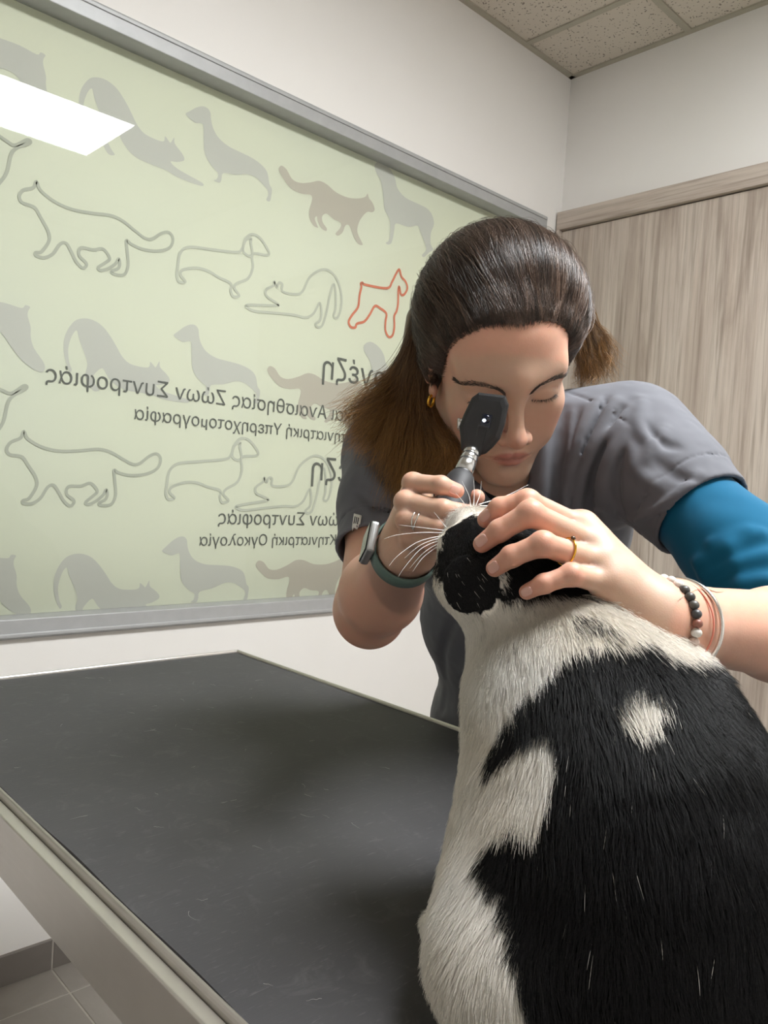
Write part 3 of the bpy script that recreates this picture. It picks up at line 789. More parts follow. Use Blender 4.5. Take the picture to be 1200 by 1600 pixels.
# ---------------------------------------------------------------- hands
RH = {'wrist': (640, 852, .722),
      'i': [(652, 768, .748), (645, 755, .704), (689, 758, .688), (714, 767, .694)],
      'm': [(643, 787, .738), (633, 784, .696), (692, 795, .682), (731, 800, .692)],
      'r': [(640, 810, .731), (634, 811, .692), (684, 823, .681), (706, 832, .690)],
      'l': [(642, 834, .726), (639, 840, .694), (674, 849, .684), (692, 852, .690)],
      't': [(652, 846, .742), (688, 822, .756), (725, 796, .742), (745, 777, .728)]}
LH = {'wrist': (1022, 968, .578),
      'i': [(908, 826, .606), (824, 784, .592), (781, 794, .597), (759, 812, .604)],
      'm': [(928, 852, .592), (829, 802, .575), (781, 829, .582), (753, 850, .590)],
      'r': [(938, 880, .580), (848, 850, .560), (800, 869, .566), (773, 888, .575)],
      'l': [(950, 912, .572), (893, 898, .556), (850, 912, .556), (823, 925, .562)],
      't': [(985, 930, .612), (950, 890, .640), (915, 862, .662), (890, 850, .668)]}
FR = {'i': (.0098, .0088, .0078, .0066), 'm': (.0100, .0090, .0080, .0067), 'r': (.0096, .0085, .0076, .0064), 'l': (.0088, .0074, .0066, .0056), 't': (.0125, .0105, .0095, .0075)}
def hand_sdf(S, Hd, fore):
    W = P(*Hd['wrist']); mcp = {k: P(*Hd[k][0]) for k in 'imrlt'}
    # palm: wedges from the wrist to every knuckle
    for k, r1, r2 in (('i', .021, .0125), ('m', .021, .0125), ('r', .020, .012), ('l', .019, .011)):
        S.cone(W, mcp[k], r1, r2, 0.012)
    S.cone(mcp['i'], mcp['l'], .0115, .0105, 0.012)
    pc = (mcp['i']+mcp['m']+mcp['r']+mcp['l'])/4*0.6+W*0.4
    S.cone(W, mcp['t'], .019, .0135, 0.014)
    S.cone(mcp['t'], pc, .012, .013, 0.012)
    for k in 'imrlt':
        pts = [P(*q) for q in Hd[k]]; rr = FR[k]
        fin = Sdf()
        fin.chain(pts, rr, 0.0, 0.003)
        fin.ell(pts[1], (rr[1]*1.10,)*3, None, 0.003)            # knuckle
        fin.ell(pts[2], (rr[2]*1.04,)*3, None, 0.002)
        S.add(fin, 0.0045, bsph(pts, max(rr)*1.2))

def skin_sdf():
    S = Sdf()
    S.add(lambda p: HEAD((p-HC.astype(np.float32)) @ HA.astype(np.float32)), 0, (HC, 0.17))
    # neck, trunk, legs (mostly under the clothes)
    S.cone(hd(0, -0.030, -0.050), NECK, 0.049, 0.054, 0.03)
    chest = (SH_L+SH_R)/2*0.85+PEL*0.15
    S.chain([NECK, chest, (chest+PEL)/2, PEL], [.052, .070, .070, .085], 0.05, 0.05)
    S.cone(SH_L, SH_R, .040, .040, 0.04)
    # arms
    S.chain([SH_R, (SH_R+EL_R)/2, EL_R], [.046, .041, .037], 0.03, 0.02)
    f1 = EL_R*0.68+WR_R*0.32
    S.chain([EL_R, f1, WR_R], [.037, .0405, .0265], 0.02, 0.02)
    S.ell(EL_R+CD*0.012+CF*0.004, (.026, .026, .026), None, 0.02)
    S.chain([SH_L, (SH_L+EL_L)/2, EL_L], [.047, .043, .038], 0.03, 0.02)
    f2 = EL_L*0.70+WR_L*0.30
    S.chain([EL_L, f2, WR_L*0.9+EL_L*0.1, WR_L], [.038, .0375, .0275, .0265], 0.02, 0.02)
    return S
def legs(S):
    up = np.array([0, 0, 1.0]); side = CR-up*(CR @ up); side /= np.linalg.norm(side)
    for s in (-1, 1):
        hip = PEL+side*s*0.085-up*0.03; knee = np.array([hip[0]+0.02, hip[1]+0.0, 0.47]); ank = np.array([hip[0]+0.03, hip[1]+0.01, 0.085])
        S.chain([hip, knee, ank], [.085, .055, .038], 0.04, 0.02)
        fwd = np.array([-0.75, -0.55, 0]); toe = ank+fwd*0.15; toe[2] = 0.035
        S.chain([ank-np.array([0, 0, .045]), toe], [.038, .030], 0.02)

SKIN = skin_sdf()
SK_L = Sdf(); SK_L.add(SKIN, 0); hand_sdf(SK_L, RH, None); hand_sdf(SK_L, LH, None)
BODY = Sdf(); BODY.add(SKIN, 0); legs(BODY)

def bbox(pts, pad): pts = np.array(pts); return pts.min(0)-pad, pts.max(0)+pad
woman = tag(empty('person', (float(PEL[0]), float(PEL[1]), 0.0)), 'woman in a grey scrub top leaning over, squinting through an ophthalmoscope at the cat', 'person')

def skin_color(V):
    base = np.array(s2l((209, 161, 138))[:3]); pink = np.array(s2l((198, 124, 106))[:3]); tan = np.array(s2l((196, 146, 114))[:3])
    c = np.tile(base, (len(V), 1))
    q = (V-HC) @ HA
    n1 = vnoise(V, 90)*0.5+vnoise(V, 240, 3)*0.5
    c *= (1+0.035*n1)[:, None]
    def mix(col, w): nonlocal c; c = c*(1-w[:, None])+np.asarray(col)*w[:, None]
    head = (np.abs(q) < [0.1, 0.13, 0.14]).all(1)
    mix(pink, np.where(head, 0.40*(blob(q, (0.042, 0.07, -0.035), 0.026)+blob(q, (-0.042, 0.07, -0.035), 0.026)+1.1*blob(q, (0, 0.110, -0.040), 0.017)), 0))
    lipc = s2l((168, 92, 84))[:3]
    wl = np.zeros(len(V))
    for s in (-1, 1):
        for a, b, r in (((s*0.021, .080, -.0708), (s*0.0035, .0955, -.0675), .0052), ((s*0.018, .081, -.0745), (0.0, .094, -.0765), .0060)):
            wl = np.maximum(wl, 1-sstep(_cone(q.astype(np.float32), a, b, 0, 0), r*0.75, r*1.15))
    mix(lipc, np.where(head, 0.75*wl, 0))
    # hands: pinker fingertips and knuckles, paler nails
    for Hd in (RH, LH):
        for k in 'imrlt':
            pts = [P(*a) for a in Hd[k]]
            mix(pink, 0.30*blob(V, pts[1], 0.010)+0.22*blob(V, pts[2], 0.008)+0.55*blob(V, pts[3], 0.014))
    # forearms a little tanner
    return np.clip(c, 0, 1)
M_SKIN = mat_attr('skin', 0.48, 0.42, 0.35, 0.18, 700)

parts = []
hpts = [hd(x, y, z) for x in (-.085, .085) for y in (-.11, .125) for z in (-.125, .118)]
lo, hi = bbox(hpts, 0.004); parts.append(surface(SKIN, lo, hi, 0.0013))
for Hd in (RH, LH):
    lo, hi = bbox([P(*a) for k in 'imrlt' for a in Hd[k]]+[P(*Hd['wrist'])], 0.022); parts.append(surface(SK_L, lo, hi, 0.0011))
lo, hi = bbox([SH_R, EL_R, WR_R], 0.06); parts.append(surface(SK_L, lo, hi, 0.0026))
lo, hi = bbox([SH_L, EL_L, WR_L], 0.06); parts.append(surface(SK_L, lo, hi, 0.0026))
lo, hi = bbox([NECK, SH_L, SH_R, PEL+[0.25, .25, 0], PEL-[0.25, .25, PEL[2]-0.01], hd(0, 0, -.06)], 0.09); parts.append(surface(BODY, lo, hi, 0.007))
Vs, Qs, o_ = [], [], 0
for i, (v, q) in enumerate(parts):
    v = relax(v, q, 1, 0.5 if i < 5 else 0.6)
    if i in (3, 4, 5):           # coarser regions sit a hair inside the finer ones where they overlap
        v = v-normals_of(BODY if i == 5 else SK_L, v)*(0.0004 if i < 5 else 0.003)
    Vs.append(v); Qs.append(q+o_); o_ += len(v)
V = np.concatenate(Vs); Q = np.concatenate(Qs)
body = put(link('body', np_mesh(V, Q, 'body', skin_color(V)), M_SKIN), woman)
print('BODY verts', len(V))

# ---------------------------------------------------------------- clothes
def hit(f, px, py, t0=0.3, t1=2.2):
    """first point of an implicit surface along the sight line of a photo pixel"""
    d = ray(px, py); n = np.linalg.norm(d); d = d/n; t = t0
    for _ in range(160):
        q = CAM+d*t; e = float(f(q[None])[0])
        if e < 0.0004: return q
        t += max(e*0.8, 0.0003)
        if t > t1: break
    return None
def hits(f, pts): return [q for q in (hit(f, *a) for a in pts) if q is not None]

TU = SH_L-SH_R; TU /= np.linalg.norm(TU)
MIDS = (SH_L+SH_R)/2
TV = MIDS-PEL; TV -= TU*(TV @ TU); TV /= np.linalg.norm(TV)
TN = np.cross(TU, TV); TN = TN if TN @ CF < 0 else -TN
TR = np.stack([TU, TN, TV], 1)
def sleeve_end(A, B, t): return A+(B-A)*t
CUFF_R, CUFF_L = sleeve_end(SH_R, EL_R, 0.67), sleeve_end(SH_L, EL_L, 0.44)
def top_base():
    S = Sdf()
    c1 = MIDS*0.80+PEL*0.20; c2 = MIDS*0.42+PEL*0.58
    S.ell(c1+TN*0.01, (.155, .100, .130), TR, 0.03)
    S.ell(c2-TN*0.01, (.155, .098, .17), TR, 0.06)
    S.ell(PEL, (.165, .110, .17), TR, 0.06)
    S.cone(PEL, PEL-np.array([0, 0, .22]), .135, .150, 0.06)
    S.cone(SH_R, SH_L, .058, .062, 0.05)
    S.cone(NECK-TV*0.02, MIDS+TU*0.09, .050, .052, 0.04)
    S.cone(NECK-TV*0.02, MIDS-TU*0.09, .050, .050, 0.04)
    S.chain([SH_R, SH_R*0.5+CUFF_R*0.5, CUFF_R+(EL_R-SH_R)*0.05], [.058, .053, .0505], 0.035, 0.03)
    S.chain([SH_L-TV*0.0, SH_L*0.5+CUFF_L*0.5, CUFF_L+(EL_L-SH_L)*0.05], [.062, .0585, .0555], 0.035, 0.03)
    return S
TOP0 = top_base()
FOLDS = []
def add_folds(S, base):
    def fold(pts, w, k=0.010, amp=0.004, sign=1):
        h = hits(base, pts)
        if len(h) < 2: return
        h = catmull(np.array(h), 4)
        n = len(h); env = np.sin(np.linspace(0.25, math.pi-0.25, n))
        FOLDS.append((h.astype(np.float32), w*0.85, sign*amp*2.6, env, bsph(h, w*3)))
    # her left shoulder and chest
    fold([(935, 628), (905, 690), (885, 760), (880, 830)], .010, .014, .006)
    fold([(962, 628), (930, 690), (912, 740), (900, 800), (905, 850)], .009, .013, .007)
    fold([(985, 640), (955, 675), (932, 700), (922, 730)], .008, .010, .006)
    fold([(1003, 625), (1000, 665), (1012, 690)], .008, .010, .006)
    fold([(990, 662), (955, 725), (945, 790), (965, 820)], .011, .014, .006)
    fold([(948, 622), (918, 690), (897, 760), (890, 840)], .006, .008, .005, -1)
    fold([(972, 640), (945, 690), (925, 750), (918, 820)], .006, .008, .006, -1)
    fold([(880, 640), (872, 720), (868, 800), (875, 870)], .009, .012, .006, -1)
    fold([(978, 700), (962, 745), (975, 810), (1000, 845)], .006, .009, .005, -1)
    fold([(1092, 740), (1060, 772), (1020, 800), (985, 815)], .006, .009, .004)
    fold([(1075, 770), (1040, 795), (1010, 815)], .005, .007, .003, -1)
    fold([(1040, 670), (1020, 700), (1005, 730)], .008, .012, .004)
    fold([(850, 690), (848, 760), (850, 830), (870, 880)], .010, .014, .005)
    fold([(992, 812), (968, 850), (974, 888)], .0035, .01, .0018, -1)
    fold([(935, 842), (958, 862), (1000, 838)], .0035, .01, .0018)
    fold([(1000, 655), (1030, 690), (1062, 700)], .006, .01, .0030, -1)
    fold([(985, 690), (1000, 740), (1035, 765)], .009, .01, .0035)
    fold([(1025, 720), (1060, 745), (1098, 752)], .006, .01, .0025, -1)
    fold([(905, 640), (895, 700), (900, 760)], .005, .01, .0035, -1)
    fold([(958, 700), (940, 760), (950, 825)], .007, .01, .0045)
    fold([(930, 735), (915, 800), (925, 850)], .006, .01, .0040, -1)
    # lower front
    fold([(960, 850), (1000, 880), (1012, 920)], .008, .012, .005)
    fold([(690, 980), (672, 1030), (668, 1090)], .008, .012, .005)
    fold([(712, 960), (690, 1020), (690, 1110)], .008, .010, .005, -1)
    # her right sleeve
    fold([(570, 730), (600, 765), (640, 775)], .008, .012, .004)
    fold([(560, 770), (590, 790), (625, 800)], .006, .009, .003, -1)
TOPS = Sdf(); TOPS.add(TOP0, 0); add_folds(TOPS, TOP0)
def fold_disp(p):                      # soft ridges and valleys of the cloth
    out = np.zeros(len(p), np.float32); l_, h_ = p.min(0), p.max(0); pc, pr = (l_+h_)/2, float(np.linalg.norm(h_-l_))/2
    for h, w, amp, env, bs in FOLDS:
        if np.linalg.norm(pc-bs[0])-bs[1]-pr > 0: continue
        best = np.full(len(p), 9.0, np.float32); ev = np.zeros(len(p), np.float32)
        for i in range(len(h)-1):
            ab = h[i+1]-h[i]; q = p-h[i]; L2 = max(float(ab @ ab), 1e-12); t = np.clip((q @ ab)/L2, 0, 1)
            d2 = np.einsum('ij,ij->i', q, q)-2*t*(q @ ab)+t*t*L2
            m = d2 < best; best[m] = d2[m]; ev[m] = (env[i]+(env[i+1]-env[i])*t)[m]
        out -= amp*ev*np.exp(-best/(w*w))
    return out
TOPS.disp(fold_disp)
# yoke seam, cuff seams
for pts in ([(888, 612), (915, 622), (940, 640)], [(945, 625), (960, 648), (985, 665)]):
    h = hits(TOPS, pts)
    for a, b_ in zip(h[:-1], h[1:]): TOPS.sub(lambda p, a=a, b_=b_: _cone(p, a, b_, .0014, .0014), .002, bsph([a, b_], .002))
def axis_len(p, A, B): d = (B-A)/np.linalg.norm(B-A); return (p-A.astype(np.float32)) @ d.astype(np.float32)
lenR = float(axis_len(CUFF_R[None], SH_R, EL_R)[0]); lenL = float(axis_len(CUFF_L[None], SH_L, EL_L)[0])
TUBE_R = lambda p: _cone(p, SH_R+(EL_R-SH_R)*0.2, SH_R+(EL_R-SH_R)*1.2, .10, .10)
TUBE_L = lambda p: _cone(p, SH_L+(EL_L-SH_L)*0.15, SH_L+(EL_L-SH_L)*1.2, .10, .10)
def band(A, B, L0, w, tube_fn):      # groove of a stitched hem
    return lambda p: np.maximum(np.abs(axis_len(p, A, B)-L0)-0.0012, tube_fn(p))
for A, B, L0, tf in ((SH_R, EL_R, lenR-0.030, TUBE_R), (SH_L, EL_L, lenL-0.030, TUBE_L)):
    g = band(A, B, L0, 0, tf); TOPS.disp(lambda p, g=g: np.where(g(p) < 0, 0.0018, 0).astype(np.float32))
TOPS.disp(lambda p: (0.0011*vnoise(p, 38)+0.0006*vnoise(p, 95, 2)).astype(np.float32))
# V neck
vpts = hits(TOP0, [(772, 800), (775, 770), (785, 745)])
NV = hd(0, 0.03, -0.12)
if len(vpts) >= 2:
    ps = [vpts[0], vpts[1], vpts[2] if len(vpts) > 2 else vpts[1], NECK+TN*0.06+TV*0.05]; rr = [.006, .018, .030, .06]
    for a, b_, r0, r1 in zip(ps[:-1], ps[1:], rr[:-1], rr[1:]): TOPS.sub(lambda p, a=a, b_=b_, r0=r0, r1=r1: _cone(p, a, b_, r0, r1), .003, bsph([a, b_], max(r0, r1)))
TOPS.sub(lambda p: _cone(p, NECK-TV*0.03, hd(0, -0.03, -0.04), .053, .058), .006, bsph([NECK, hd(0, -.03, -.04)], .07))
# hollow the sleeves and trim them at the cuffs
inR = Sdf().chain([SH_R*0.6+CUFF_R*0.4, CUFF_R+(EL_R-SH_R)*0.2], [.043, .0475], 0); inL = Sdf().chain([SH_L*0.6+CUFF_L*0.4, CUFF_L+(EL_L-SH_L)*0.2], [.050, .0525], 0)
TOPS.sub(inR, .001, bsph([SH_R, EL_R], .05)); TOPS.sub(inL, .001, bsph([SH_L, EL_L], .06))
TOPS.sub(lambda p: np.maximum(lenR-axis_len(p, SH_R, EL_R), TUBE_R(p)), .0015, bsph([SH_R, EL_R], .2))
TOPS.sub(lambda p: np.maximum(lenL-axis_len(p, SH_L, EL_L), TUBE_L(p)), .0015, bsph([SH_L, EL_L], .2))
HEM = 0.72
TOPS.cut(lambda p: HEM-p[:, 2], .002)

def mat_cloth(name, rgb, rough=0.85, sheen=0.12, weave=1600, bump=0.10):
    t = NT(name); v = t.coords(); c = s2l(rgb); n = t.noise(9, 4, vec=v)
    t.l(t.ramp(n.outputs[0], [(0.3, tuple(x*0.93 for x in c[:3])+(1,)), (0.7, tuple(x*1.06 for x in c[:3])+(1,))]).outputs[0], t.b.inputs['Base Color'])
    t.set(Roughness=rough); t.b.inputs['Specular IOR Level'].default_value = 0.3; t.b.inputs['Sheen Weight'].default_value = sheen; t.b.inputs['Sheen Roughness'].default_value = 0.4
    t.bump(t.noise(weave, 2, vec=v).outputs[0], bump, 0.0005); return t.m
M_SCRUB = mat_cloth('grey_scrub_cotton', (103, 104, 110))
M_TEAL = mat_cloth('teal_jersey', (0, 88, 122), 0.9, 0.15, 2200, 0.2)
M_BLACK = mat_cloth('black_jersey', (24, 24, 27))
def cloth_obj(name, f, lo, hi, h, material, sm=1):
    V, Q = surface(f, lo, hi, h); V = relax(V, Q, sm, 0.5)
    o = put(link(name, np_mesh(V, Q, name), material), woman); print(name, len(V), V.min(0), V.max(0)); return o
corners = [SH_R, EL_R, SH_L, EL_L*0.6+SH_L*0.4, NECK, PEL+[.19, .19, 0], PEL-[.19, .19, 0]]
lo, hi = bbox(corners, 0.075); lo[2] = HEM-0.01
cloth_obj('scrub_top', TOPS, lo, hi, 0.0022, M_SCRUB)
# teal long sleeve of the shirt worn underneath, bunched at the elbow
TEAL = Sdf()
ax = (EL_L-SH_L)/np.linalg.norm(EL_L-SH_L); LL = float(np.linalg.norm(EL_L-SH_L))
TEAL.chain([SH_L+ax*LL*0.25, SH_L+ax*LL*0.6, EL_L, EL_L*0.88+WR_L*0.12], [.0495, .0490, .0455, .0440], 0, .02)
for pts, r in (([(1100, 900), (1150, 880), (1200, 868)], .006), ([(1110, 925), (1160, 912), (1199, 905)], .006), ([(1050, 870), (1110, 850), (1170, 830)], .004), ([(1090, 880), (1140, 855), (1190, 835)], .005)):
    h = hits(TEAL, pts)
    if len(h) > 1: TEAL.chain([q+normals_of(TEAL, q[None])[0]*(-r*0.45) for q in h], [r]*len(h), 0.008)
TEAL.disp(lambda p: (0.0012*vnoise(p, 45, 5)).astype(np.float32))
TEAL.sub(lambda p: _cone(p, EL_L, WR_L, .0395, .039), .002, bsph([EL_L, WR_L], .05))
lo, hi = bbox([SH_L+ax*LL*0.25, EL_L], 0.055)
cloth_obj('teal_sleeve', TEAL, lo, hi, 0.0024, M_TEAL)
# black undershirt in the V neck
UND = Sdf(); UND.ell(MIDS*0.80+PEL*0.20, (.138, .088, .115), TR, .03); UND.cone(NECK-TV*0.02, MIDS+TU*0.07, .046, .048, 0.04); UND.cone(NECK-TV*0.02, MIDS-TU*0.07, .046, .046, .04)
UND.cone(SH_R*.85+SH_L*.15, SH_L*.85+SH_R*.15, .044, .044, 0.04)
UND.cone(NECK, NECK*0.30+hd(0, -0.03, -0.05)*0.70, .062, .058, .03)
UND.sub(lambda p: _cone(p, NECK*0.22+hd(0, -0.03, -0.05)*0.78, hd(0, -0.03, -0.0), .058, .056), .004, bsph([NECK, hd(0, -.03, -.04)], .07))
vc = hits(TOP0, [(775, 770)])
lo, hi = bbox([MIDS, NECK, hd(0, -0.03, -0.03)]+vc, 0.08)
cloth_obj('undershirt', UND, lo, hi, 0.004, M_BLACK)
# trousers and clogs
TRO = Sdf(); legs(TRO); TRO.ell(PEL, (.15, .10, .12), TR, .04)
TRO2 = Sdf(); TRO2.add(lambda p: TRO(p)-0.016, 0); TRO2.cut(lambda p: 0.10-p[:, 2]); TRO2.cut(lambda p: p[:, 2]-0.80)
lo, hi = bbox([PEL+[.2, .2, 0], PEL-[.2, .2, 0]], 0.05); lo[2] = 0.09; hi[2] = 0.81
cloth_obj('trousers', TRO2, lo, hi, 0.007, M_SCRUB)
SHOE = Sdf(); SHOE.add(lambda p: TRO(p)-0.006, 0); SHOE.cut(lambda p: p[:, 2]-0.10); SHOE.cut(lambda p: 0.001-p[:, 2])
M_CLOG = mat_plain('white_clog_rubber', (225, 225, 222), 0.5)
lo, hi = bbox([PEL+[.25, .25, 0], PEL-[.30, .30, 0]], 0.06); lo[2] = -0.005; hi[2] = 0.11
V, Q = surface(SHOE, lo, hi, 0.006); up_ = np.array([0, 0, 1.0]); sv = CR-up_*(CR @ up_); side_ = ((V-PEL) @ sv)[Q].mean(1) > 0
for m_ in (side_, ~side_):
    q_ = Q[m_]; us = np.unique(q_); mp_ = np.zeros(len(V), int); mp_[us] = np.arange(len(us)); put(link('clog', np_mesh(V[us], mp_[q_]), M_CLOG), woman)

# ---------------------------------------------------------------- hair
CAPC, CAPR = np.array([0.007, -0.030, 0.040]), np.array([0.095, 0.100, 0.095])
def scalp_line(q): return q[:, 1]-(0.022+0.65*q[:, 2])         # <0 behind the hairline
CAP = Sdf()
CAP.add(lambda q: _ell(q, CAPC, CAPR*0.965), 0)
CAP.add(lambda q: _ell(q, (0, -0.05, -0.02), (.080, .060, .075)), 0.02)
def cap_cut(q):      # the cap thins out towards the hairline and rests on the skull there
    return scalp_line(q)*0.84+0.004
SKOFF = lambda q: HEAD(q)-0.0012
CAPF = Sdf(); CAPF.add(lambda q: np.maximum(CAP(q), 0.8*(scalp_line(q)+0.013)), 0)
CAPF.add(lambda q: np.maximum(SKOFF(q), np.maximum(scalp_line(q)+0.007, -0.03-q[:, 2])), 0.012)
CAPF.sub(lambda q: _ell(q, (-0.082, 0.004, -0.034), (.024, .024, .030)), 0.006)
capw = lambda p: CAPF((p-HC.astype(np.float32)) @ HA.astype(np.float32))
def mat_hair(name, rough=0.32):
    t = NT(name); a = t.n('ShaderNodeAttribute'); a.attribute_name = 'Col'
    t.l(a.outputs['Color'], t.b.inputs['Base Color']); t.set(Roughness=rough); t.b.inputs['Specular IOR Level'].default_value = 0.42
    return t.m
M_HAIR = mat_hair('brown_hair', 0.30)
lo, hi = bbox([hd(x, y, z) for x in (-.10, .11) for y in (-.14, .09) for z in (-.10, .145)], 0.004)
V, Q = surface(capw, lo, hi, 0.0022); V = relax(V, Q, 3, 0.5)
dark = np.array(s2l((66, 54, 48))[:3])
hair = put(link('hair', np_mesh(V, Q, 'hair', np.tile(dark, (len(V), 1))), M_HAIR), woman)

def brown(n, gold=0.0, seed=0):
    r = np.random.default_rng(seed)
    a = np.array(s2l((38, 30, 27))[:3]); b = np.array(s2l((92, 76, 67))[:3]); g = np.array(s2l((168, 122, 70))[:3])
    t = r.random((n, 1))**1.3; c = a*(1-t)+b*t
    gold = np.broadcast_to(np.asarray(gold, float).reshape(-1, 1), (n, 1)); return c*(1-gold)+g*gold*(0.55+0.6*r.random((n, 1)))

# swept-back strands over the crown
N, K = 26000, 12
def on_cap(u, lift):
    d = u/np.linalg.norm(u, axis=-1, keepdims=True); return CAPC+d*CAPR*lift[..., None]
nf = 13000
# hairline roots
hl = catmull([(-.074, .004, -.024), (-.072, .014, -.008), (-.069, .030, .015), (-.063, .040, .040), (-.048, .058, .066), (-.024, .070, .078), (0, .073, .0755), (.024, .070, .080), (.048, .058, .066), (.063, .040, .040), (.069, .030, .015), (.073, .012, -.012)], 24)
ii = RNG.random(nf)*(len(hl)-1.001); i0 = ii.astype(int); fr = (ii-i0)[:, None]
rootf = hl[i0]*(1-fr)+hl[i0+1]*fr+RNG.normal(0, .0018, (nf, 3))+(0.0028*np.sin(ii*0.9)+0.0022*np.sin(ii*2.3+1))[:, None]*np.array([0, .7, -.7]); rootf -= np.array([0, 1, 0.0])*(RNG.random((nf, 1))*0.012)
# push the roots onto the skin
for _ in range(3):
    e = HEAD(rootf); rootf = rootf-normals_of(HEAD, rootf)*(e[:, None]+0.0006)
nc = N-nf
uu = RNG.normal(size=(nc*3, 3)); uu /= np.linalg.norm(uu, axis=1)[:, None]
pc = CAPC+uu*CAPR; ok = (scalp_line(pc) < -0.02) & (pc[:, 2] > -0.045) & (uu[:, 1] > -0.9); uu = uu[ok][:nc]; nc = len(uu)
U0 = np.concatenate([(rootf-CAPC)/CAPR, uu]); n = len(U0)
Gd = np.array([-0.18, -1.0, -0.30]); Gd /= np.linalg.norm(Gd)
U0n = U0/np.linalg.norm(U0, axis=1)[:, None]
# each strand aims at the gathering point at the back with a little scatter; side locks dip lower
tgt = Gd+RNG.normal(0, .10, (n, 3)); tgt[:, 0] += 0.55*U0n[:, 0]; tgt[:, 2] += -0.25*np.abs(U0n[:, 0]); tgt /= np.linalg.norm(tgt, axis=1)[:, None]
span = np.where(np.arange(n) < nf, 0.75, 0.45)*(0.7+0.5*RNG.random(n))
t = np.linspace(0, 1, K)
# neighbouring strands share a clump
seeds = U0n[RNG.integers(0, n, 420)]
cl_ = np.argmax(U0n @ seeds.T, axis=1)
wp = np.stack([U0n[:, 0]*1.0-0.03, U0n[:, 1]-0.95, U0n[:, 2]+0.42], 1)+RNG.normal(0, .09, (420, 3))[cl_]+RNG.normal(0, .03, (n, 3)); wp /= np.linalg.norm(wp, axis=1)[:, None]
T = (t[None]*span[:, None])[..., None]
dirs = (1-T)**2*U0n[:, None]+2*T*(1-T)*wp[:, None]+T**2*tgt[:, None]
dirs /= np.linalg.norm(dirs, axis=2)[..., None]
wav = RNG.normal(0, 1, (420, 3))[cl_]*0.030+RNG.normal(0, 1, (n, 3))*0.018
dirs = dirs+wav[:, None]*np.sin(t*math.pi*RNG.uniform(.6, 1.6, (n, 1)))[..., None]
lay = 0.985+0.012*RNG.random(n)+0.045*(np.random.default_rng(9).random(420)**1.5)[cl_]
lift = np.ones((n, K))*lay[:, None]; fly = RNG.random(n) < 0.05
lift[fly] += 0.05*np.sin(t*2.4)[None]*RNG.random((fly.sum(), 1))
S_ = on_cap(dirs, lift)
bl = sstep(t, 0, 0.42)
S_[:nf] = rootf[:, None]*(1-bl[None, :, None])+S_[:nf]*bl[None, :, None]
# lay every strand outside the cap and the skin
for k in range(1, K):
    q = S_[:, k]; e = CAPF(q); mv = np.maximum(0.0005+0.0028*RNG.random(n)-e, 0); S_[:, k] = q+normals_of(CAPF, q)*mv[:, None]
for k in range(1, 6):
    q = S_[:nf, k]; e = HEAD(q); mv = np.maximum(0.0025-e, 0); S_[:nf, k] = q+normals_of(HEAD, q)*mv[:, None]
W_ = HC+S_ @ HA.T
hair_object('crown_strands', W_, 0.00019*(0.6+1.0*RNG.random(n)**2), M_HAIR, hair, brown(n, 0.04, 3)*(0.45+1.5*np.random.default_rng(8).random((420, 1))[cl_]**1.6), 0.3, 0.5, 0.3)

# loose locks
def locks(guides, count, spread, gold, name, rad=0.00019, K=14, clump=0.85):
    gs = [np.array([P(*a) for a in g]) for g in guides]
    gs = [catmull(g, 8) for g in gs]
    gs = np.array([np.stack([np.interp(np.linspace(0, 1, K), np.linspace(0, 1, len(g)), g[:, j]) for j in range(3)], 1) for g in gs])
    m = len(gs); a = RNG.integers(0, m, count); b = np.clip(a+RNG.integers(-1, 2, count), 0, m-1); f = RNG.random((count, 1, 1))*0.9
    S = gs[a]*(1-f)+gs[b]*f
    tt = np.linspace(0, 1, K)
    cl = RNG.normal(0, 1, (60, 3)); ci = RNG.integers(0, 60, count)
    off = (cl[ci]*clump+RNG.normal(0, 1, (count, 3))*(1-clump*0.6))*spread
    S = S+off[:, None]*(0.55+0.75*tt)[None, :, None]
    ph = RNG.random((60, 3))*6.28; fq = RNG.uniform(4, 9, (60, 3))
    S = S+0.0075*np.sin(tt[None, :, None]*fq[ci][:, None]+ph[ci][:, None])*tt[None, :, None]**0.7
    fl = RNG.random(count) < 0.05; S[fl] += (RNG.normal(0, 1, (fl.sum(), 3))*0.010)[:, None]*tt[None, :, None]**1.5
    S = S+RNG.normal(0, .0010, S.shape)*tt[None, :, None]
    cut = 1.04-0.55*RNG.random(count)**1.8; S = np.stack([np.stack([np.interp(tt*cut[i], tt, S[i, :, j]) for j in range(3)], 1) for i in range(count)])
    g = np.clip(gold[0]+(gold[1]-gold[0])*tt, 0, 1)
    base = brown(count, 0.0, 11); goldc = np.array(s2l((156, 116, 68))[:3])*(0.35+1.0*RNG.random((60, 1))[ci])*(0.7+0.6*RNG.random((count, 1)))
    cols = base[:, None]*(1-g[None, :, None])+goldc[:, None]*g[None, :, None]
    o = hair_object(name, S, rad*(0.7+0.6*RNG.random(count)), M_HAIR, hair, cols, 1.0, 0.35); return o
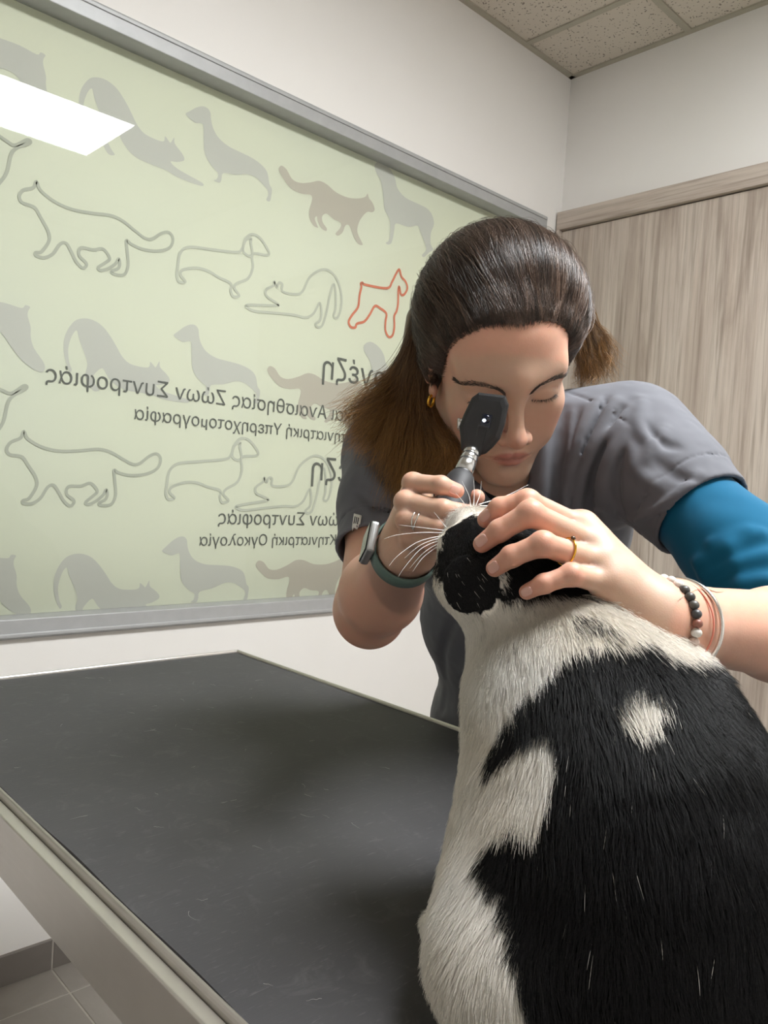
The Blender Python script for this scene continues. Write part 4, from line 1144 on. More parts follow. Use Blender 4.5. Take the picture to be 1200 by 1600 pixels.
LG = [[(664, 470, .935), (646, 540, .945), (616, 590, .95), (575, 622, .94), (536, 648, .93)],
      [(662, 490, .935), (642, 560, .945), (614, 612, .95), (578, 648, .94), (545, 690, .93)],
      [(660, 500, .94), (642, 570, .945), (618, 630, .95), (592, 672, .94), (572, 705, .93)],
      [(662, 510, .94), (646, 580, .945), (630, 640, .945), (614, 695, .93), (604, 742, .92)],
      [(664, 520, .94), (652, 590, .945), (641, 660, .935), (630, 725, .92), (620, 785, .895)],
      [(666, 530, .94), (658, 600, .945), (651, 670, .93), (645, 730, .91), (636, 778, .89)],
      [(668, 545, .94), (664, 615, .94), (664, 675, .925), (662, 725, .905), (650, 762, .89)],
      [(672, 560, .94), (668, 632, .935), (678, 685, .915), (686, 722, .90), (676, 748, .885)],
      [(674, 575, .94), (672, 645, .93), (690, 688, .905), (704, 712, .89), (700, 738, .88)]]
locks(LG, 9000, 0.0068, (0.15, 1.0), 'loose_locks')
RGt = [[(900, 470, .92), (922, 510, .94), (940, 540, .95), (948, 572, .955)],
       [(905, 480, .92), (918, 530, .94), (930, 560, .95), (938, 590, .955)],
       [(900, 500, .92), (908, 545, .93), (915, 575, .945), (912, 598, .95)]]
locks(RGt, 2200, 0.0045, (0.3, 1.0), 'loose_locks')
# solid core so that the hanging lock is not see-through
CORE = Sdf()
CORE.chain([P(660, 500, .96), P(648, 580, .96), P(636, 660, .95), P(630, 725, .93)], [.020, .020, .014, .006], 0, .02)
CORE.chain([P(668, 545, .955), P(664, 620, .95), P(670, 680, .93), P(668, 725, .91)], [.014, .014, .010, .005], 0.01, .02)
CORE.chain([P(650, 560, .96), P(615, 620, .96), P(590, 660, .95)], [.016, .012, .005], 0.01, .02)
CORE2 = Sdf(); CORE2.chain([P(900, 480, .935), P(920, 530, .95), P(930, 570, .96)], [.016, .012, .005], 0.0, .02)
for cs, bp in ((CORE, [P(668, 480, .925), P(585, 660, .945), P(632, 730, .925), P(690, 700, .90), P(690, 560, .93), P(640, 600, .95)]), (CORE2, [P(900, 460, .93), P(940, 590, .97)])):
    lo, hi = bbox(bp, 0.03); V, Q = surface(cs, lo, hi, 0.003)
    put(link('lock_core', np_mesh(V, Q, 'lock_core', np.tile(np.array(s2l((88, 66, 46))[:3]), (len(V), 1))), M_HAIR), hair)

# eyebrows and lashes ------------------------------------------------------
def skin_pts(L):
    L = np.array(L, float)
    for _ in range(4): L = L-normals_of(HEAD, L)*(HEAD(L)[:, None])
    return L
def brow(s, n=800):
    path = catmull([(s*.011, .09, .0105), (s*.020, .09, .0145), (s*.034, .08, .0190), (s*.046, .07, .0185), (s*.052, .06, .0165)], 10)
    ii = RNG.random(n)**1.15*(len(path)-1.01); i0 = ii.astype(int); fr = (ii-i0)[:, None]
    r = path[i0]*(1-fr)+path[i0+1]*fr; tg = path[i0+1]-path[i0]; tg /= np.linalg.norm(tg, axis=1)[:, None]
    wd = 0.0034*(1-0.65*ii/len(path)); r[:, 2] += RNG.uniform(-1, 1, n)*wd
    r = skin_pts(r); nr = normals_of(HEAD, r)
    d = tg+np.array([0, 0, .55])*(1-ii/len(path))[:, None]+RNG.normal(0, .15, (n, 3)); d /= np.linalg.norm(d, axis=1)[:, None]
    ln = RNG.uniform(.004, .0075, n)[:, None]; K = 4
    S = np.stack([r+d*ln*k/(K-1)+nr*0.0007*math.sin(math.pi*k/(K-1)) for k in range(K)], 1); return S
for s_ in (1, -1):
    B_ = brow(s_); hair_object('eyebrow', HC+B_ @ HA.T, 0.00012, M_HAIR, woman, brown(len(B_), 0, 5)*1.1)
def lash(s, n=170):
    a = RNG.uniform(-1.25, 1.25, n)
    r = np.stack([s*(0.031+0.0165*np.sin(a)), 0.0835-0.010*np.sin(a)**2, -0.0052-0.0018*np.cos(a)], 1); r = skin_pts(r); nr = normals_of(HEAD, r)
    d = nr*0.55+np.array([0, 0, -0.7])+np.array([s, 0, 0])*np.sin(a)[:, None]*0.5; d /= np.linalg.norm(d, axis=1)[:, None]; ln = RNG.uniform(.0025, .0055, n)[:, None]
    return np.stack([r+d*ln*k/3+np.array([0, .0, .0012])*(k/3)**2 for k in range(4)], 1)
for s_ in (1, -1):
    L_ = lash(s_); hair_object('eyelashes', HC+L_ @ HA.T, 0.00011, M_HAIR, woman, np.tile(np.array(s2l((36, 28, 25))[:3]), (len(L_), 1)))

# ---------------------------------------------------------------- fingernails
M_NAIL = NT('fingernail').set(Roughness=0.25); M_NAIL.b.inputs['Base Color'].default_value = s2l((214, 160, 146)); M_NAIL.b.inputs['Subsurface Weight'].default_value = 0.2; M_NAIL = M_NAIL.m
HANDS = Sdf(); hand_sdf(HANDS, RH, None); hand_sdf(HANDS, LH, None)
def nail(px, axis_from, axis_to, L, Wd):
    q = hit(HANDS, *px)
    if q is None: return
    n = normals_of(HANDS, q[None])[0]; a = P(*axis_to)-P(*axis_from); a -= n*(a @ n); a /= np.linalg.norm(a); s = np.cross(n, a)
    G_ = []; n1, n2 = 7, 24      # rings x spokes, laid onto the fingertip
    for i in range(n1+1):
        for j in range(n2):
            th = 2*math.pi*j/n2; rr = min(i/(n1-1), 1.0); e = 2/3.2
            x = math.copysign(abs(math.cos(th))**e, math.cos(th))*rr; y = math.copysign(abs(math.sin(th))**e, math.sin(th))*rr
            G_.append((x*L/2, y*Wd/2, (0.00045 if i < n1-1 else 0.0003) if i < n1 else -0.0006))
    G_ = np.array(G_); pts = q+a*G_[:, :1]+s*G_[:, 1:2]
    for _ in range(4): pts = pts-normals_of(HANDS, pts)*HANDS(pts)[:, None]
    pts = pts*0.55+(q+a*G_[:, :1]+s*G_[:, 1:2]-n*(6.0*(G_[:, 1:2]**2)*8+(G_[:, :1]**2)*9))*0.45
    pts = pts+normals_of(HANDS, pts)*G_[:, 2:3]
    F_ = [(i*n2+j, i*n2+(j+1) % n2, (i+1)*n2+(j+1) % n2, (i+1)*n2+j) for i in range(n1) for j in range(n2)]
    put(link('fingernail', mesh_from(pts, F_), M_NAIL, None, True), woman)
nail((757, 806), LH['i'][2], LH['i'][3], .0105, .0085); nail((751, 845), LH['m'][2], LH['m'][3], .0110, .0088)
nail((770, 887), LH['r'][2], LH['r'][3], .0105, .0085); nail((822, 925), LH['l'][2], LH['l'][3], .0090, .0070)
nail((711, 766), RH['i'][2], RH['i'][3], .0105, .0085)

# ---------------------------------------------------------------- ophthalmoscope in her right hand
M_BLKP = mat_plain('black_moulded_plastic', (22, 22, 24), 0.38, 0, 0.1, 60, 0.05, 900)
M_RUB = mat_plain('black_grip_rubber', (44, 44, 46), 0.6, 0, 0.08, 60)
M_CHR = mat_plain('satin_chrome', (205, 204, 202), 0.22, 0.95)
scope = tag(empty('ophthalmoscope', tuple(P(735, 712, .752))), 'black ophthalmoscope with a chrome collar held up to her eye', 'ophthalmoscope')
ol = [(737, 621), (748, 613), (789, 618), (794, 632), (788, 664), (780, 686), (768, 700), (758, 709), (746, 713), (727, 709), (720, 702), (719, 684), (717, 666), (724, 648)]
nrm = -CF*0.96+CD*0.10-CR*0.22; nrm /= np.linalg.norm(nrm)
o0 = P(756, 664, .757)
def on_plane(px, py, o, n): d = ray(px, py); return CAM+d*(((o-CAM) @ n)/(d @ n))
base = [on_plane(a, b_, o0, nrm) for a, b_ in ol]; cen = np.mean(base, 0)
b = bmesh.new(); rings = []
for off, sc in ((0.0035, 0.62), (0.0028, 0.80), (0.0012, 0.93), (0.0, 0.985), (-0.002, 1.0), (-0.011, 1.0), (-0.0135, 0.97), (-0.018, 0.80)):
    rings.append([b.verts.new(Vector(cen+(q-cen)*sc+nrm*off)) for q in base])
m = len(base)
for A, B in zip(rings[:-1], rings[1:]):
    for k in range(m): b.faces.new((A[k], A[(k+1) % m], B[(k+1) % m], B[k]))
b.faces.new(rings[0][::-1]); b.faces.new(rings[-1])
put(link('scope_head', bm_mesh(b), M_BLKP), scope)
ax_u = P(766, 612, .770)-P(738, 712, .752); ax_u -= nrm*(ax_u @ nrm); ax_u /= np.linalg.norm(ax_u); ax_s = np.cross(nrm, ax_u)
def slab(name, px, w, h, z0, z1, material, bev=0.0008, taper=1.0):
    c = on_plane(px[0], px[1], o0, nrm); b = bmesh.new(); bx(b, (-w/2, -h/2, z0), (w/2, h/2, z1), bev)
    for v in b.verts:
        x, y, z = v.co; x *= taper if y < 0 else 1; v.co = Vector(c+ax_s*x+ax_u*y+nrm*z)
    return put(link(name, bm_mesh(b), material), scope)
M_DARK = mat_plain('black_watch_glass', (6, 6, 8), 0.15)
slab('light_channel', (750, 688), .0100, .030, .0005, .0041, M_BLKP, .0012, 0.8)
M_LENS = mat_plain('lens_glass', (14, 20, 36), 0.03)
slab('viewing_aperture', (760, 658), .0100, .0135, .0015, .0045, M_LENS, .0015)
M_LED = mat_emit('examination_lamp', (0.75, 0.86, 1.0), 6.0)
for nm, px, r, mt in (('lens', (760.5, 655), .0042, M_LENS), ('lamp_bulb', (757.5, 657), .0016, M_LED)):
    c = on_plane(px[0], px[1], o0, nrm)+nrm*(0.0040 if nm == 'lens' else 0.0064); b = bmesh.new(); bmesh.ops.create_uvsphere(b, u_segments=16, v_segments=10, radius=r)
    for v in b.verts: v.co = Vector(c+ax_s*v.co[0]+ax_u*v.co[1]+nrm*v.co[2]*0.6)
    put(link(nm, bm_mesh(b), mt, None, True), scope)
slab('aperture_sill', (756, 667), .0100, .0022, .0035, .0050, M_RUB, .0006)
h0, h1 = P(738, 704, .762), P(723, 741, .744)
hx = (h1-h0)/np.linalg.norm(h1-h0)
def lathe(name, origin, axis, prof, material, parent, seg=28):
    axis = axis/np.linalg.norm(axis); u = np.cross(axis, [0.3, 0.5, 0.8]); u /= np.linalg.norm(u); w_ = np.cross(axis, u)
    b = bmesh.new(); rings = []
    for s, r in prof: rings.append([b.verts.new(Vector(origin+axis*s+r*(math.cos(a)*u+math.sin(a)*w_))) for a in np.linspace(0, 2*math.pi, seg, endpoint=False)])
    for A, B in zip(rings[:-1], rings[1:]):
        for k in range(seg): b.faces.new((A[k], A[(k+1) % seg], B[(k+1) % seg], B[k]))
    b.faces.new(rings[0][::-1]); b.faces.new(rings[-1])
    return put(link(name, bm_mesh(b), material, None, True), parent)
Lc = np.linalg.norm(h1-h0)
lathe('collar', h0, hx, [(0, .0070), (.001, .0078), (.006, .0080), (.0068, .0074), (.0076, .0082), (.014, .0084), (.0146, .0080), (.0152, .0086), (Lc, .0088)], M_CHR, scope)
lathe('collar_ring', h1, hx, [(-.001, .0090), (0, .0100), (.002, .0102), (.003, .0095)], M_BLKP, scope)
h2 = P(694, 822, .706); hx2 = h2-h1; Lh = np.linalg.norm(hx2)
lathe('handle', h1, hx2, [(.001, .0096), (.004, .0118), (.009, .0136), (.016, .0142), (Lh*0.7, .0142), (Lh*1.25, .0142), (Lh*1.3, .0132), (Lh*1.32, .0110)], M_RUB, scope)
lathe('lens_wheel', P(720, 663, .768), CR, [(-.0035, .002), (-.003, .006), (.003, .006), (.0035, .002)], M_CHR, scope)

# ---------------------------------------------------------------- watch, bracelets, rings, earring
def ring_frame(c, axis, ref=None):
    a = np.asarray(axis)/np.linalg.norm(axis); r = -CF if ref is None else ref; u = r-a*(r @ a); u /= np.linalg.norm(u); return c, a, u, np.cross(a, u)
def band_mesh(c, axis, ru, rw, width, thick, seg=56, a0=0.0, a1=2*math.pi):
    c, a, u, w_ = ring_frame(c, axis); b = bmesh.new(); rings = []; full = abs(a1-a0-2*math.pi) < 1e-6
    for t_ in np.linspace(a0, a1, seg, endpoint=not full):
        d = u*math.cos(t_)*ru+w_*math.sin(t_)*rw; n = u*math.cos(t_)*rw+w_*math.sin(t_)*ru; n /= np.linalg.norm(n)
        pf = [(-width/2, 0), (-width/2+.0008, thick), (width/2-.0008, thick), (width/2, 0)]
        rings.append([b.verts.new(Vector(c+d+a*x+n*y)) for x, y in pf])
    m = len(rings)
    for i in range(m if full else m-1):
        A, B = rings[i], rings[(i+1) % m]
        for k in range(4): b.faces.new((A[k], A[(k+1) % 4], B[(k+1) % 4], B[k]))
    return b, (c, a, u, w_)
M_STRAP = mat_plain('sage_silicone', (96, 118, 110), 0.55)
axR = EL_R-WR_R; wc = WR_R+axR/np.linalg.norm(axR)*0.016
watch = tag(empty('wristwatch', tuple(wc)), 'smart watch on a sage green silicone strap around her right wrist', 'watch')
b, fr_ = band_mesh(wc, axR, .0305, .0300, .019, .0022)
put(link('strap', bm_mesh(b), M_STRAP, None, True), watch)
c, a, u, w_ = fr_
side = -CR*0.9-CD*0.25-CF*0.15; side = side-a*(side @ a); side /= np.linalg.norm(side); sd2 = np.cross(a, side)
def oriented_box(name, c, ax3, half, material, parent, bev):
    b = bmesh.new(); bx(b, [-h for h in half], half, bev, 3)
    for v in b.verts: v.co = Vector(c+ax3[0]*v.co[0]+ax3[1]*v.co[1]+ax3[2]*v.co[2])
    return put(link(name, bm_mesh(b), material, None, False), parent)
M_CASE = mat_plain('brushed_watch_case', (188, 190, 190), 0.3, 0.8)
oriented_box('watch_case', wc+side*0.0345, (a, sd2, side), (.018, .0155, .0042), M_CASE, watch, .0035)
oriented_box('watch_screen', wc+side*0.0378, (a, sd2, side), (.0165, .0140, .0018), M_DARK, watch, .0014)

axL = EL_L-WR_L; aL = axL/np.linalg.norm(axL)
brc = tag(empty('beaded_bracelet', tuple(WR_L+aL*0.004)), 'bracelet of grey, charcoal and brown stone beads around her left wrist', 'bracelet')
c, a, u, w_ = ring_frame(WR_L+aL*0.004+CD*0.002, axL)
nb_ = 31; bcol = [(222, 216, 206), (216, 206, 196), (70, 68, 64), (66, 64, 60), (86, 84, 78), (62, 62, 62), (134, 84, 70), (206, 200, 192), (196, 172, 160), (196, 190, 178), (204, 198, 186)]
bmats = {}
b = bmesh.new(); bmesh.ops.create_uvsphere(b, u_segments=14, v_segments=9, radius=.0038)
for v in b.verts: v.co.z *= 0.9
bead_me = bm_mesh(b); bead_me.polygons.foreach_set('use_smooth', [True]*len(bead_me.polygons))
for i in range(nb_):
    t_ = 2*math.pi*i/nb_; q = c+u*math.cos(t_)*.0325+w_*math.sin(t_)*.0325
    s_ = ((t_+math.pi*0.5+0.15) % (2*math.pi))/(2*math.pi)*nb_
    col = (218, 212, 204)
    j = int(round(s_))
    if j < 12: col = [(222, 216, 206), (216, 206, 196), (220, 214, 206), (70, 68, 64), (66, 64, 60), (86, 84, 78), (62, 62, 62), (134, 84, 70), (206, 200, 192), (196, 172, 160), (196, 190, 178), (204, 198, 186)][j]
    if col not in bmats: bmats[col] = mat_plain('stone_bead', col, 0.4, 0, 0.22, 500)
    me = bead_me.copy(); me.materials.append(bmats[col]); o = bpy.data.objects.new('bead', me); COL.objects.link(o); o.location = Vector(q); put(o, brc)
M_SILV = mat_plain('silver', (222, 218, 212), 0.22, 0.9, 0.08, 900)
M_GOLD = mat_plain('gold', (232, 180, 72), 0.2, 1.0)
M_CORD = mat_plain('coral_cord', (214, 128, 108), 0.7)
def ring_tube(name, c, axis, r1, r2, rad, material, parent=None, seg=8, n=56, tilt=0.0):
    c, a, u, w_ = ring_frame(c, axis)
    pts = [c+u*math.cos(t_)*r1+w_*math.sin(t_)*r2+a*tilt*math.cos(t_+0.6) for t_ in np.linspace(0, 2*math.pi, n, endpoint=False)]
    o = tube(name, pts, rad, material, None, seg, True)
    if parent is not None: put(o, parent)
    return o
bang = tag(empty('bangle', tuple(WR_L+aL*0.024)), 'slim silver snake chain bracelet with a clasp bead beside the stone beads', 'bracelet')
ring_tube('chain', WR_L+aL*0.024+CD*0.003, axL, .0365, .0355, .0017, M_SILV, bang, 10, 72, .004)
c, a, u, w_ = ring_frame(WR_L+aL*0.024+CD*0.003, axL)
lathe('clasp', c+CD*.036-CF*0.006, CD, [(-.003, .0022), (-.002, .0032), (.003, .0032), (.004, .0022)], M_SILV, bang, 14)
lathe('charm', c+CD*.045-CF*0.006, CD, [(-.002, .0010), (0, .0024), (.003, .0024), (.0045, .0010)], mat_plain('bronze_charm', (120, 84, 66), 0.35, 0.7), bang, 10)
tag(ring_tube('cord_bracelet', WR_L+aL*0.018+CD*0.002, axL, .0345, .0335, .0007, M_CORD, None, 6, 64, .003), 'thin coral cord bracelet next to the silver chain on her left wrist', 'bracelet')
# gold ring with a small stone, left ring finger
pA, pB = P(*LH['r'][1]), P(*LH['r'][0]); rc = pA+(pB-pA)*0.40
gr = tag(empty('gold_ring', tuple(rc)), 'thin gold ring with a tiny dark stone on her left ring finger', 'ring')
ring_tube('ring_hoop', rc, pB-pA, .0102, .0102, .0008, M_GOLD, gr, 8, 40)
c, a, u, w_ = ring_frame(rc, pB-pA, -CD*1.0-CF*0.4)
lathe('ring_stone', c+u*.0108, u, [(-.001, .0010), (0, .0018), (.0010, .0018), (.0018, .0008)], mat_plain('dark_stone', (70, 52, 30), 0.15), gr, 10)
pA, pB = P(*RH['r'][1]), P(*RH['r'][2]); rc = pA+(pB-pA)*0.36
sr = tag(empty('silver_ring', tuple(rc)), 'crossed double band silver ring on her right ring finger', 'ring')
ring_tube('ring_hoop', rc, pB-pA, .0092, .0092, .0007, M_SILV, sr, 8, 40, .0022); ring_tube('ring_hoop', rc, pB-pA, .0092, .0092, .0007, M_SILV, sr, 8, 40, -.0022)
ear = hd(-0.0745, 0.004, -0.041)
c, a, u, w_ = ring_frame(ear, HA @ np.array([0.45, 0.9, 0.1]))
tag(ring_tube('hoop_earring', P(*project(ear)[:2], project(ear)[2]-0.003)+CD*0.0045, HA @ np.array([0.75, 0.65, 0.1]), .0058, .0066, .0017, M_GOLD, None, 10, 36), 'small gold hoop earring in her right ear', 'earring')
# brand tab on her right cuff, chest pocket marks
M_TAB = mat_plain('white_woven_tab', (232, 231, 226), 0.8)
def patch(name, corners, material, f, lift=0.0008, n=4):
    V = []; F = []
    A, B, C_, D_ = [np.array(x, float) for x in corners]
    for i in range(n+1):
        for j in range(n+1):
            s, t_ = i/n, j/n; px = (A*(1-s)+B*s)*(1-t_)+(D_*(1-s)+C_*s)*t_
            q = hit(f, *px); V.append(q if q is not None else P(px[0], px[1], .95))
    V = np.array(V); N_ = normals_of(f, V); T = V+N_*lift; Bm = V-N_*0.001; m = (n+1)**2
    for i in range(n):
        for j in range(n):
            k = i*(n+1)+j; F.append((k, k+1, k+n+2, k+n+1)); F.append((m+k, m+k+n+1, m+k+n+2, m+k+1))
    bd = [i*(n+1) for i in range(n+1)]+[n*(n+1)+j for j in range(1, n+1)]+[i*(n+1)+n for i in range(n-1, -1, -1)]+[j for j in range(n-1, 0, -1)]
    for x, y in zip(bd, bd[1:]+bd[:1]): F.append((x, y, m+y, m+x))
    return put(link(name, mesh_from(np.concatenate([T, Bm]), F), material, None, True), woman)
patch('sleeve_tab', [(554, 803), (565, 806), (560, 833), (550, 830)], M_TAB, TOPS, .0012)
M_INK = mat_plain('black_ink', (40, 40, 42), 0.8)
for k in range(3): patch('tab_print', [(556.0+k*2.6-0.4, 808+k), (557.0+k*2.6-0.4, 808+k), (553.4+k*2.6-0.4, 828+k), (552.4+k*2.6-0.4, 828+k)], M_INK, TOPS, .0018, 2)
M_EMB = mat_plain('white_embroidery', (206, 206, 204), 0.8)
for k in range(5): patch('pocket_embroidery', [(936+k*3.0, 866-k*4.5), (938+k*3.0, 864-k*4.5), (939+k*3.0, 866-k*4.5), (937+k*3.0, 868-k*4.5)], M_EMB, TOPS, .0012, 1)
for k in range(4): patch('pocket_embroidery', [(942+k*3.0, 872-k*4.5), (944+k*3.0, 870-k*4.5), (945+k*3.0, 872-k*4.5), (943+k*3.0, 874-k*4.5)], M_EMB, TOPS, .0012, 1)

# ================================================================== the cat
CC = P(776, 880, .640); CN = P(722, 808, .676)
cF = (CN-CC)/np.linalg.norm(CN-CC)
cL = P(699, 824, .665)-P(745, 793, .672); cL -= cF*(cL @ cF); cL /= np.linalg.norm(cL)      # the cat's left
cD = np.cross(cF, cL); cD = cD if cD @ CF < 0 else -cD                                        # top of the head
CA = np.stack([cL, cF, cD], 1)
def ch(x, y, z): return CC+CA @ np.array([x, y, z])
def cat_head():
    S = Sdf()
    E = lambda c, r, k=0.01: S.add(lambda q: _ell(q, c, r), k, (np.array(c), max(r)))
    E((0, -0.004, 0.002), (.041, .048, .038), 0)
    for s in (-1, 1):
        E((s*.029, .008, -.012), (.022, .026, .022), .015)
        E((s*.0115, .050, -.012), (.0125, .0130, .0115), .006)
        E((s*.022, .030, .010), (.012, .012, .010), .012)
    S.add(lambda q: _cone(q, (0, .025, -.002), (0, .056, -.004), .020, .011), .012)
    E((0, .046, -.022), (.012, .014, .010), .008)
    E((0, .0625, -.0045), (.0062, .0045, .0045), .003)
    return S
CH_ = cat_head()
BC = [P(858, 988, .632), P(894, 1064, .612), P(934, 1145, .592), P(966, 1245, .572), P(970, 1360, .556), P(972, 1470, .550), P(978, 1570, .550)]
BR = [.055, .072, .087, .099, .109, .114, .110]
CAT = Sdf()
CAT.add(lambda p: CH_((p-CC.astype(np.float32)) @ CA.astype(np.float32)), 0, (CC, .085))
CAT.cone(ch(0, -.022, -.012), BC[0], .040, .053, .03)
CAT.chain(BC, BR, .02, .035)
def pz(px, py, d, z=None):
    q = P(px, py, d)
    if z is not None: q[2] = z
    return q
CAT.cone(P(812, 1000, .662), P(834, 1185, .655), .034, .036, .015)                             # chest
CAT.chain([P(836, 1185, .650), P(803, 1310, .642), P(768, 1400, .634), pz(728, 1480, .602, TZ+.020)], [.032, .028, .022, .018], .015, .02)   # left foreleg
CAT.chain([P(850, 1180, .68), P(830, 1320, .69), pz(800, 1420, .69, TZ+.02)], [.036, .028, .019], .03, .02)    # right foreleg
CAT.chain([pz(728, 1480, .605, TZ+.016), pz(679, 1476, .600, TZ+.0135)], [.018, .0135], .008)    # paw
CAT.chain([pz(800, 1420, .69, TZ+.017), pz(775, 1415, .69, TZ+.015)], [.018, .0165], .01)
CAT.ell(P(800, 1480, .520), (.045, .048, .060), None, .03)                                     # haunch
CAT.ell(pz(803, 1640, .500, TZ+.038), (.050, .05, .05), None, .03)
CAT.chain([pz(790, 1600, .51, TZ+.020), pz(735, 1560, .54, TZ+.016)], [.022, .018], .015)       # hind foot
CAT.chain([pz(1150, 1600, .56, TZ+.03), pz(1290, 1560, .62, TZ+.025), pz(1330, 1480, .70, TZ+.02), pz(1250, 1430, .76, TZ+.018)], [.022, .019, .016, .012], .03, .02)  # tail round the far side
CAT.cut(lambda p: (TZ+0.0005)-p[:, 2], .004)
EARS = Sdf()
def ear_sdf(S, c, ln, nn, r):
    ln = np.asarray(ln, float); ln /= np.linalg.norm(ln); nn = np.asarray(nn, float); nn -= ln*(nn @ ln); nn /= np.linalg.norm(nn)
    R = np.stack([np.cross(ln, nn), ln, nn], 1)
    def fn(p):
        q = (p-c.astype(np.float32)) @ R.astype(np.float32)
        w = 1.0-0.06*sstep(q[:, 1], -0.2*r[1], 1.0*r[1])           # taper to the tip
        q2 = np.stack([q[:, 0]/w, q[:, 1], q[:, 2]+5.0*q[:, 0]**2], 1)
        return _ell(q2, (0, 0, 0), r)*0.75
    S.add(fn, .006, (c, max(r)*1.1))
ear_sdf(EARS, P(730, 912, .5955), CD*1.0-CR*0.22+CF*0.04, -CF*0.9-CR*0.42, (.0205, .0228, .0036))
ear_sdf(EARS, P(808, 905, .597), CD*0.8-CR*0.45-CF*0.1, -CF*0.9+CD*0.3, (.0175, .0230, .0032))
CATF = Sdf(); CATF.add(CAT, 0); CATF.add(EARS, .008)

lo, hi = bbox(BC+[P(640, 1480, .62)], 0.13); lo2, hi2 = bbox([ch(x, y, z) for x in (-.06, .06) for y in (-.06, .07) for z in (-.05, .055)]+[P(715, 960, .60)], .006)
lo[2] = TZ-.004
V1, Q1 = surface(CATF, lo2, hi2, 0.0016)
lo, hi = bbox(BC+[P(655, 1480, .62), pz(1330, 1480, .72, TZ)], 0.13); lo[2] = TZ-.004; hi[2] = BC[0][2]+.075
V2, Q2 = surface(CATF, lo, hi, 0.0042); V2 = relax(V2, Q2, 1)
V2 = V2-normals_of(CATF, V2)*0.0006
V1 = relax(V1, Q1, 1)
CV = np.concatenate([V1, V2]); CQ = np.concatenate([Q1, Q2+len(V1)])

# coat pattern: black patches on white, drawn on the side turned to the viewer
def inpoly(x, y, poly):
    poly = np.array(poly, float); r = np.zeros(len(x), bool); j = len(poly)-1
    for i in range(len(poly)):
        xi, yi = poly[i]; xj, yj = poly[j]
        c = ((yi > y) != (yj > y)) & (x < (xj-xi)*(y-yi)/(yj-yi+1e-9)+xi); r ^= c; j = i
    return r
PB = [(757, 1212), (770, 1165), (800, 1106), (840, 1060), (880, 1023), (940, 1008), (1010, 1004), (1060, 1030), (1300, 1000), (1500, 1700), (840, 1750), (826, 1600), (803, 1490), (782, 1405), (756, 1370), (748, 1345), (770, 1305), (800, 1285), (838, 1297), (855, 1260), (865, 1210), (872, 1165), (842, 1148), (805, 1168), (778, 1195)]
PW = [(965, 1104), (990, 1080), (1030, 1084), (1042, 1105), (1018, 1135), (985, 1142)]
PH = [(700, 822), (714, 806), (732, 803), (760, 812), (800, 790), (960, 780), (960, 935), (900, 930), (868, 930), (830, 935), (800, 939), (775, 940), (770, 936), (792, 905), (790, 892), (765, 905), (735, 908), (700, 905), (687, 913), (677, 888), (686, 856)]
PS = [(885, 960), (915, 960), (965, 985), (975, 997), (930, 988), (900, 978)]
def coat(Vp, jitter=5.0, rng=None):
    """1 = black, 0 = white"""
    pr = project(Vp); x, y = pr[:, 0].copy(), pr[:, 1].copy()
    w1 = vnoise(Vp, 160, 1)*jitter+vnoise(Vp, 420, 2)*jitter*0.7; w2 = vnoise(Vp, 160, 4)*jitter+vnoise(Vp, 420, 5)*jitter*0.7
    if rng is not None: w1 = w1+rng.normal(0, jitter*0.55, len(x)); w2 = w2+rng.normal(0, jitter*0.75, len(x))
    x += w1; y += w2
    b = inpoly(x, y, PB) & ~inpoly(x+w1, y+w2, PW)
    # the pattern lies on the near side; the chest and the far cheek stay white
    body_b = b & (y > 960)
    head_b = inpoly(x, y, PH) & (y < 962)
    q = (Vp-CC) @ CA
    head_b &= ~((q[:, 1] > .040+.004*vnoise(Vp, 220, 12))) & (q[:, 2] > -.020)
    st = inpoly(x, y, PS) & ((vnoise(Vp, 500, 9) > 0.0) if rng is None else (rng.random(len(x)) < 0.55))
    return body_b | head_b | st | (EARS(Vp) < 0.0016)
BLK = np.array(s2l((13, 12, 13))[:3]); WHT = np.array(s2l((243, 239, 232))[:3]); CRM = np.array(s2l((230, 220, 203))[:3])
isb = coat(CV, 4.0)
cw = WHT+(CRM-WHT)*np.clip(0.5+0.5*vnoise(CV, 25, 7), 0, 1)[:, None]*0.7
colc = np.where(isb[:, None], BLK, cw)
M_COAT = mat_attr('cat_skin', 0.8, 0.2)
cat = tag(empty('cat', tuple(np.append(BC[5][:2], TZ))), 'black and white cat sitting on the table with its head tilted up', 'cat')
catb = put(link('cat_body', np_mesh(CV, CQ, 'cat_body', colc), M_COAT), cat)

